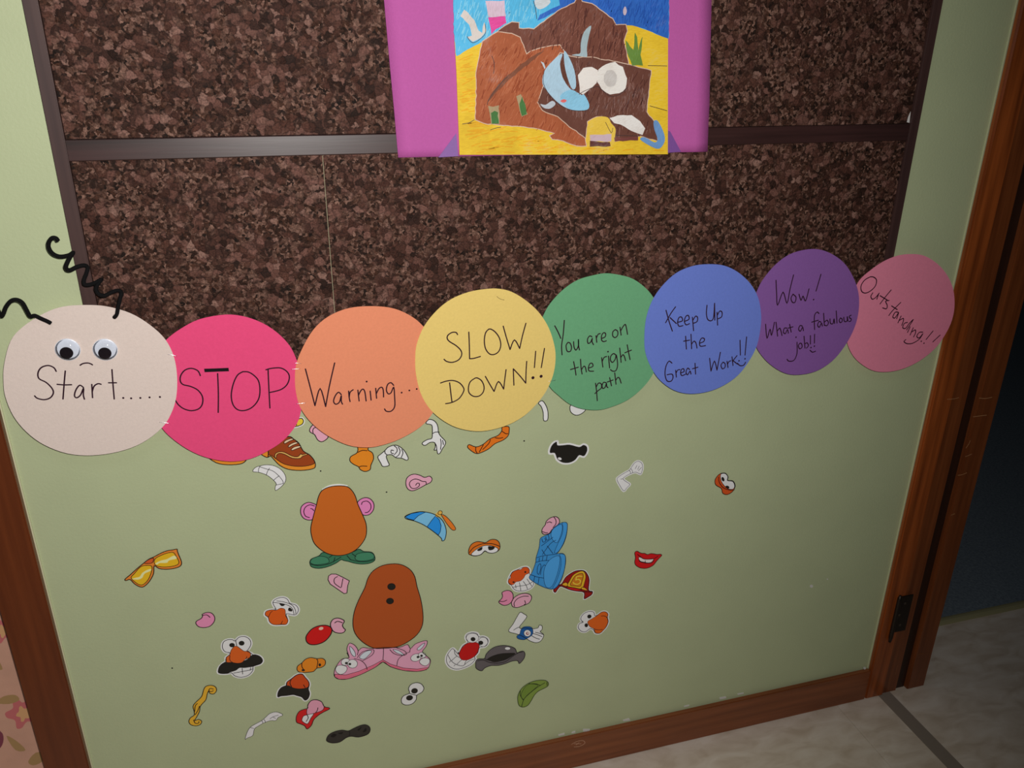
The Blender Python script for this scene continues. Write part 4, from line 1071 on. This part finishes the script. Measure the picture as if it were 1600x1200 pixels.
cut('ear_cutout', 'cutout', 'pink bitten-looking ear cut-out touching the red oval nose', H_, [(340, 620), (365, 585), (410, 575), (455, 590), (468, 608), (450, 640), (462, 668), (478, 685), (460, 710), (420, 716), (370, 702), (342, 660)], PINK, ink=[[(378, 620), (405, 605), (450, 618)]], w=0.0016)
cut('face_cutout', 'cutout', 'eyes, orange nose, black moustache and teeth cut-out in one piece', G_, [(405, 250), (415, 200), (455, 178), (500, 178), (525, 190), (560, 155), (615, 148), (660, 175), (672, 220), (650, 265), (635, 285), (675, 305), (690, 318), (750, 330), (782, 370), (760, 405), (695, 425), (690, 465), (650, 510), (580, 530), (520, 515), (490, 488), (440, 495), (370, 488), (375, 440), (410, 400), (440, 380), (440, 345), (470, 320), (475, 300), (430, 290)], WHITE,
    [('moustache', BLACK, [(370, 488), (372, 440), (400, 405), (445, 388), (550, 395), (640, 360), (690, 318), (750, 330), (782, 370), (755, 405), (690, 428), (650, 435), (610, 440), (565, 440), (530, 465), (480, 480), (430, 496)]),
     ('nose', (212, 96, 34), [(435, 370), (445, 340), (472, 320), (485, 280), (510, 245), (540, 238), (575, 262), (610, 285), (650, 285), (670, 310), (660, 345), (620, 360), (590, 390), (545, 398), (490, 390), (450, 390)]),
     ('pupil', BLACK, ell(495, 228, 26, 20)), ('pupil', BLACK, ell(585, 210, 27, 22)), ],
    ink=[[(530, 190), (540, 235)], [(475, 325), (475, 370), (500, 390)], [(625, 360), (635, 335)], [(510, 490), (580, 478), (660, 462), (690, 450)], [(590, 445), (595, 500)], [(670, 440), (665, 465)]], border=0.005, w=0.001)
cut('moustache_cutout', 'cutout', 'curly golden moustache cut-out standing upright at lower left', G_, [(250, 615), (300, 605), (340, 620), (350, 655), (325, 685), (290, 682), (275, 660), (262, 690), (250, 740), (210, 785), (195, 810), (190, 850), (165, 900), (145, 935), (180, 925), (210, 940), (200, 970), (160, 985), (110, 975), (90, 945), (105, 910), (140, 885), (140, 850), (130, 800), (160, 760), (210, 710), (228, 650)], (232, 172, 52),
    ink=[[(320, 640), (290, 635), (278, 655), (300, 665), (320, 655)], [(135, 930), (150, 960), (180, 960), (185, 945)], [(170, 775), (150, 800), (145, 850)], [(190, 800), (175, 840), (150, 880)]])
cut('nose_cutout', 'cutout', 'small orange nose cut-out with two nostrils above the black moustache', G_, [(1105, 460), (1110, 425), (1150, 395), (1185, 360), (1235, 345), (1290, 355), (1340, 352), (1370, 375), (1365, 415), (1330, 438), (1290, 445), (1260, 475), (1215, 482), (1165, 485), (1125, 480)], (226, 132, 34),
    [('dark_print', BLACK, ell(1163, 463, 16, 10)), ('dark_print', BLACK, ell(1318, 413, 12, 14))], ink=[[(1150, 395), (1150, 430), (1165, 455)], [(1290, 358), (1300, 385), (1290, 440)]])
cut('moustache_cutout', 'cutout', 'rust nose with a bushy black moustache cut-out', G_, [(925, 712), (930, 665), (960, 625), (1005, 605), (1010, 575), (1050, 545), (1100, 508), (1150, 498), (1180, 530), (1210, 565), (1220, 600), (1210, 640), (1222, 680), (1210, 725), (1180, 745), (1150, 715), (1100, 700), (1070, 692), (1010, 700), (955, 705)], BLACK,
    [('nose', (200, 74, 26), [(1005, 605), (1010, 575), (1048, 550), (1100, 510), (1150, 500), (1180, 530), (1212, 570), (1215, 610), (1190, 630), (1130, 638), (1070, 630), (1030, 610)])], ink=[[(1050, 550), (1038, 585), (1055, 620)], [(1180, 625), (1165, 600)]], border=0.005, lv=0.3)
cut('hand_cutout', 'cutout', 'slim white pointing arm cut-out near the bottom of the wall', G_, [(618, 1110), (635, 1050), (665, 1000), (720, 965), (775, 935), (810, 905), (850, 870), (910, 855), (965, 875), (965, 890), (930, 905), (905, 935), (860, 935), (800, 955), (745, 985), (705, 1015), (690, 1075), (640, 1098)], (226, 220, 224),
    ink=[[(770, 935), (782, 948), (785, 960)], [(795, 925), (805, 940), (808, 955)], [(850, 920), (880, 900), (930, 885)], [(880, 905), (905, 915)], [(700, 1010), (665, 1000)]], w=0.0008)
cut('mouth_cutout', 'cutout', 'red lips sticking out a pink tongue cut-out', G_, [(1100, 950), (1098, 900), (1125, 850), (1170, 830), (1205, 820), (1205, 790), (1235, 750), (1285, 740), (1335, 760), (1360, 805), (1405, 815), (1405, 830), (1350, 858), (1300, 890), (1260, 930), (1240, 980), (1200, 1015), (1175, 985), (1130, 965)], (206, 32, 34),
    [('tongue', (232, 156, 178), [(1200, 880), (1205, 800), (1235, 752), (1285, 742), (1335, 762), (1358, 808), (1340, 840), (1285, 860)]), ('teeth', WHITE, [(1150, 930), (1165, 895), (1200, 882), (1260, 872), (1235, 910), (1205, 965), (1165, 950)])],
    ink=[[(1300, 815), (1295, 840), (1275, 865)], [(1200, 885), (1210, 910), (1190, 945)]])
cut('moustache_cutout', 'cutout', 'flat black moustache cut-out at the very bottom', I_, [(432, 705), (455, 665), (510, 635), (580, 620), (640, 628), (690, 605), (750, 578), (805, 568), (845, 590), (850, 630), (820, 665), (740, 688), (670, 680), (620, 695), (560, 735), (490, 745), (440, 730)], (52, 48, 44),
    [('dark_print', (24, 22, 20), [(470, 680), (500, 655), (530, 665), (500, 690)]), ('dark_print', (24, 22, 20), [(540, 650), (590, 640), (575, 660)]), ('dark_print', (24, 22, 20), [(730, 615), (770, 590), (745, 625)]), ('dark_print', (24, 22, 20), [(780, 640), (810, 600), (815, 630)])],
    ink=[[(650, 630), (655, 655), (650, 678)]])
cut('eyes_cutout', 'cutout', 'pair of round eyes cut-out set diagonally below the slippers', I_, [(1240, 185), (1290, 165), (1340, 175), (1368, 215), (1350, 255), (1300, 285), (1295, 325), (1260, 365), (1205, 380), (1160, 365), (1152, 325), (1175, 290), (1230, 265), (1220, 225)], WHITE,
    [('pupil', BLACK, ell(1278, 243, 32, 26, -10)), ('pupil', BLACK, ell(1230, 310, 33, 25, -10))], ink=[[(1230, 268), (1262, 278), (1298, 285)]])

# --- right part
cut('face_cutout', 'cutout', 'toothy grin with a red nose and round eyes cut-out, left of the grey hat', J_, [(385, 215), (400, 170), (455, 150), (520, 160), (545, 200), (600, 200), (650, 225), (660, 270), (620, 320), (550, 335), (535, 395), (490, 450), (500, 480), (450, 540), (360, 585), (270, 605), (190, 580), (145, 520), (145, 450), (175, 390), (215, 350), (245, 370), (290, 420), (310, 380), (350, 310), (410, 270)], WHITE,
    [('nose', (190, 22, 22), [(298, 430), (310, 375), (360, 310), (420, 275), (500, 268), (545, 290), (550, 340), (520, 410), (470, 460), (400, 490), (330, 485)]),
     ('eye', WHITE, ell(465, 215, 78, 58, -5)), ('eye', WHITE, ell(600, 265, 58, 60, -10)), ('pupil', BLACK, ell(473, 230, 30, 26)), ('pupil', BLACK, ell(570, 275, 30, 26))],
    ink=[[(160, 430), (200, 500), (260, 545), (340, 565), (370, 545), (430, 500), (490, 478)], [(240, 370), (250, 420), (300, 460)], [(275, 440), (235, 470), (205, 500)], [(330, 490), (305, 510), (270, 545)], [(395, 490), (375, 520), (370, 550)], [(180, 520), (190, 500)], [(235, 565), (250, 550)]], border=0.006, w=0.0009)
cut('hat_cutout', 'cutout', 'grey bowler hat cut-out with a curled brim', J_, [(505, 560), (510, 500), (545, 475), (615, 472), (635, 420), (690, 360), (760, 322), (850, 308), (940, 320), (1000, 350), (1022, 400), (1060, 385), (1100, 380), (1122, 410), (1115, 460), (1085, 505), (1050, 535), (1030, 500), (960, 505), (880, 535), (790, 558), (700, 560), (620, 590), (585, 625), (540, 615), (510, 590)], (98, 92, 94),
    [('hat_inside', BLACK, [(650, 482), (720, 440), (820, 412), (920, 405), (1000, 408), (950, 445), (890, 480), (830, 500), (745, 515), (690, 500)]), ('shine', (230, 230, 234), ell(905, 346, 32, 16, 0))],
    ink=[[(530, 500), (600, 490), (680, 520), (780, 530), (880, 510), (960, 450), (1040, 400), (1090, 390)], [(615, 472), (650, 490)]], inkmat=M_INK)
cut('cap_cutout', 'cutout', 'olive green cap cut-out, lowest at right of the slippers', J_, [(1032, 1000), (1035, 930), (1070, 860), (1120, 810), (1190, 770), (1280, 745), (1370, 745), (1410, 770), (1412, 810), (1370, 840), (1290, 880), (1240, 930), (1205, 990), (1160, 1055), (1100, 1080), (1050, 1060)], (124, 148, 66),
    [('cap_top', (112, 138, 56), [(1080, 900), (1130, 820), (1200, 785), (1290, 800), (1220, 870), (1150, 930), (1100, 985), (1075, 950)])],
    ink=[[(1370, 775), (1280, 830), (1190, 900), (1110, 980), (1080, 1075)], [(1065, 880), (1062, 930), (1100, 990)], [(1170, 785), (1240, 790), (1310, 805)], [(1395, 770), (1400, 810)]], inkmat=mat('dark_olive_ink', rgb(40, 56, 20), 0.5))
cut('eyes_cutout', 'cutout', 'half-closed eyes with orange lids cut-out between the blue cap and blue shoes', K_, [(82, 500), (85, 450), (115, 400), (170, 375), (220, 380), (260, 385), (310, 355), (365, 355), (400, 385), (408, 440), (385, 475), (335, 495), (285, 490), (250, 475), (210, 510), (150, 525), (105, 515)], (214, 112, 34),
    [('eye_white', WHITE, [(108, 508), (150, 465), (210, 430), (260, 415), (320, 420), (385, 445), (380, 475), (335, 495), (285, 490), (250, 470), (210, 508), (150, 522)]),
     ('pupil', BLACK, [(170, 462), (200, 440), (225, 432), (220, 460), (195, 472), (178, 472)]), ('pupil', BLACK, [(285, 425), (320, 425), (352, 432), (345, 452), (315, 465), (290, 460)])],
    ink=[[(90, 490), (130, 440), (200, 405), (260, 395), (340, 400), (405, 425)]])
sh = cut('shoe_cutout', 'cutout', 'pair of blue sneakers cut-out, soles turned to the right', K_, [(830, 340), (870, 315), (930, 290), (960, 240), (1010, 200), (1060, 175), (1105, 180), (1110, 230), (1100, 310), (1070, 400), (1020, 480), (1000, 500), (1060, 498), (1090, 530), (1090, 610), (1060, 740), (1010, 840), (960, 870), (900, 862), (830, 835), (760, 795), (712, 750), (745, 690), (780, 590), (785, 540), (815, 440), (822, 380)], (60, 142, 206),
    [('toe_cap', (74, 156, 220), [(940, 290), (970, 235), (1050, 195), (1050, 280), (1005, 385), (955, 355)]), ('toe_cap', (74, 156, 220), [(865, 740), (870, 660), (905, 590), (960, 540), (1025, 525), (1030, 600), (1000, 730), (950, 840), (900, 855), (872, 810)]),
     ('sole', (66, 150, 216), [(1060, 178), (1105, 182), (1108, 240), (1095, 315), (1065, 400), (1015, 480), (975, 490), (1010, 400), (1055, 300), (1065, 230)]), ('sole', (66, 150, 216), [(1030, 505), (1080, 512), (1090, 560), (1080, 660), (1050, 755), (1005, 840), (955, 868), (1000, 780), (1040, 650), (1045, 560)])],
    ink=[[(785, 545), (850, 525), (920, 515), (1000, 505)], [(785, 590), (850, 575), (920, 572)], [(730, 720), (800, 745), (865, 755)], [(845, 345), (855, 380), (885, 370), (875, 340)], [(885, 325), (895, 360), (920, 345), (910, 305)],
         [(795, 700), (800, 640), (825, 605), (835, 640), (815, 715), (795, 700)], [(830, 720), (840, 660), (865, 620), (880, 625)], [(840, 420), (960, 330)], [(850, 510), (930, 400), (990, 360)], [(900, 420), (960, 500)], [(845, 460), (880, 515)], [(820, 545), (815, 585)], [(855, 530), (850, 575)], [(900, 520), (890, 572)], [(770, 735), (760, 790)], [(815, 750), (805, 820)]],
    w=0.001, lv=1, inkmat=mat('dark_blue_ink', rgb(14, 44, 84), 0.5))
cut('ear_cutout', 'cutout', 'pink ear cut-out tucked above the blue sneakers', K_, [(890, 165), (930, 130), (985, 115), (1020, 135), (1028, 175), (1000, 210), (950, 250), (920, 290), (870, 300), (845, 280), (850, 240), (880, 200)], PINK, ink=[[(895, 180), (925, 170), (948, 180)], [(970, 120), (990, 150), (990, 190), (960, 230)], [(850, 270), (880, 282), (905, 282)]], w=0.0014)
cut('face_cutout', 'cutout', 'rust nose above a row of white teeth, left of the blue sneakers', K_, [(495, 800), (500, 765), (515, 730), (540, 690), (590, 668), (640, 645), (690, 642), (715, 670), (715, 705), (740, 755), (760, 800), (745, 845), (700, 875), (640, 890), (580, 885), (545, 860), (525, 825)], WHITE,
    [('nose', (212, 82, 28), [(495, 800), (500, 768), (518, 755), (520, 725), (545, 690), (590, 670), (625, 665), (650, 645), (690, 642), (715, 670), (708, 705), (675, 720), (655, 755), (620, 785), (575, 795), (550, 820), (515, 825)]),
     ('dark_print', BLACK, ell(550, 797, 12, 8)), ('dark_print', BLACK, ell(672, 692, 10, 10))],
    ink=[[(545, 850), (600, 840), (690, 825), (755, 790)], [(570, 825), (575, 860)], [(610, 800), (620, 850), (625, 885)], [(650, 790), (680, 830), (695, 870)], [(690, 765), (720, 810), (740, 840)]], border=0.005, w=0.0009, lv=0.3)
red_cap = cut('cap_cutout', 'cutout', 'red cap cut-out with a golden badge numbered 5', K_, [(965, 880), (1005, 830), (1050, 815), (1090, 750), (1140, 710), (1200, 680), (1280, 678), (1320, 720), (1338, 780), (1330, 880), (1370, 895), (1365, 925), (1330, 950), (1285, 970), (1285, 905), (1200, 890), (1120, 870), (1045, 840), (1010, 870), (985, 905)], (150, 26, 22),
    [('badge', (240, 176, 40), [(1108, 838), (1130, 790), (1165, 730), (1215, 695), (1275, 682), (1302, 730), (1290, 800), (1262, 865), (1180, 855)]), ('badge_field', (200, 122, 34), [(1140, 828), (1160, 780), (1190, 735), (1230, 712), (1268, 708), (1275, 745), (1260, 800), (1245, 840), (1190, 838)]),
     ('cap_band', (232, 170, 44), [(1055, 820), (1090, 800), (1112, 812), (1108, 838), (1075, 835)]), ('cap_band', (232, 170, 44), [(1262, 850), (1300, 860), (1318, 885), (1260, 872)]),
     ('visor', (196, 28, 32), [(1105, 850), (1180, 858), (1260, 880), (1200, 890), (1120, 868)])], border=0.004,
    ink=[[(1010, 822), (1060, 845), (1150, 880), (1250, 895), (1365, 900)]])
strokes('number_five', [spline(K_(q), False, 3) for q in ([(1262, 738), (1235, 735), (1205, 742)], [(1205, 742), (1198, 775)], [(1198, 775), (1225, 768), (1245, 782), (1240, 808), (1210, 820), (1180, 812), (1172, 800)])], -0.0016, 0.0022, vinyl(248, 196, 66), red_cap)
cut('ear_cutout', 'cutout', 'left one of two pink ear cut-outs below the white teeth', K_, [(430, 905), (475, 885), (520, 892), (545, 930), (540, 985), (505, 1025), (455, 1040), (415, 1025), (395, 1000), (425, 970), (435, 940)], (226, 138, 170), ink=[[(400, 995), (440, 1000), (480, 985)]], w=0.0014)
cut('ear_cutout', 'cutout', 'right one of two pink ear cut-outs below the white teeth', K_, [(530, 1000), (560, 955), (620, 922), (680, 915), (725, 930), (738, 965), (715, 1010), (680, 1030), (640, 1045), (590, 1062), (545, 1055), (530, 1030)], PINK, ink=[[(560, 1050), (555, 1015), (590, 970), (650, 945), (705, 945)], [(665, 990), (675, 1020), (660, 1032)]], w=0.0014)
arm = cut('arm_cutout', 'cutout', 'white arm with a blue wristwatch cut-out', L_, [(385, 412), (425, 430), (460, 460), (420, 520), (375, 580), (400, 600), (430, 590), (520, 600), (585, 590), (600, 560), (632, 568), (632, 610), (610, 632), (650, 665), (642, 705), (610, 745), (560, 758), (500, 740), (460, 715), (400, 680), (330, 655), (265, 638), (255, 610), (300, 550), (350, 460)], WHITE,
    [('watch_strap', (28, 92, 160), [(348, 680), (380, 655), (390, 615), (420, 580), (480, 575), (520, 590), (530, 640), (515, 675), (470, 705), (430, 725), (380, 720), (350, 705)]), ('watch_dial', WHITE, ell(466, 650, 40, 38)),
     ('dark_print', (150, 60, 60), ell(468, 652, 18, 17)), ('shine', WHITE, ell(472, 650, 10, 9))],
    ink=[[(375, 580), (340, 595), (310, 615)], [(530, 655), (580, 668), (632, 690)], [(515, 680), (560, 705), (605, 718)], [(555, 640), (600, 650), (645, 665)]], w=0.0011)
cut('face_cutout', 'cutout', 'sideways eyes with an orange nose cut-out, right of the wristwatch arm', L_, [(1075, 500), (1080, 460), (1120, 420), (1175, 402), (1220, 412), (1230, 450), (1260, 445), (1310, 410), (1355, 408), (1382, 435), (1375, 470), (1385, 520), (1360, 580), (1325, 620), (1290, 650), (1240, 648), (1215, 610), (1175, 600), (1130, 632), (1080, 628), (1045, 590), (1055, 545), (1100, 525)], WHITE,
    [('nose', (216, 98, 30), [(1150, 520), (1200, 485), (1260, 448), (1310, 410), (1355, 408), (1382, 435), (1372, 470), (1382, 520), (1358, 580), (1325, 620), (1290, 650), (1240, 645), (1220, 600), (1175, 575)]),
     ('pupil', BLACK, ell(1170, 460, 24, 22, -20)), ('pupil', BLACK, ell(1135, 560, 20, 22, 10))],
    ink=[[(1305, 455), (1345, 455), (1372, 475)], [(1220, 600), (1265, 612), (1320, 608)]], border=0.005, w=0.001)
cut('mouth_cutout', 'cutout', 'smiling red lips cut-out right of the red cap', N_, [(475, 520), (495, 480), (540, 470), (590, 500), (650, 518), (710, 520), (775, 548), (850, 525), (920, 530), (1000, 545), (1075, 540), (1110, 565), (1060, 625), (990, 700), (920, 790), (840, 840), (760, 868), (680, 872), (590, 855), (500, 795), (475, 720), (492, 620)], (204, 26, 30),
    [('teeth', (236, 214, 208), [(568, 615), (620, 615), (680, 650), (760, 660), (860, 648), (915, 645), (905, 685), (860, 730), (780, 742), (700, 725), (620, 710), (580, 670)])], ink=[[(540, 545), (600, 590), (680, 645), (780, 658), (920, 645), (1020, 590)], [(722, 690), (722, 730)], [(575, 690), (640, 728), (780, 750), (880, 735), (930, 680)]], w=0.0012)
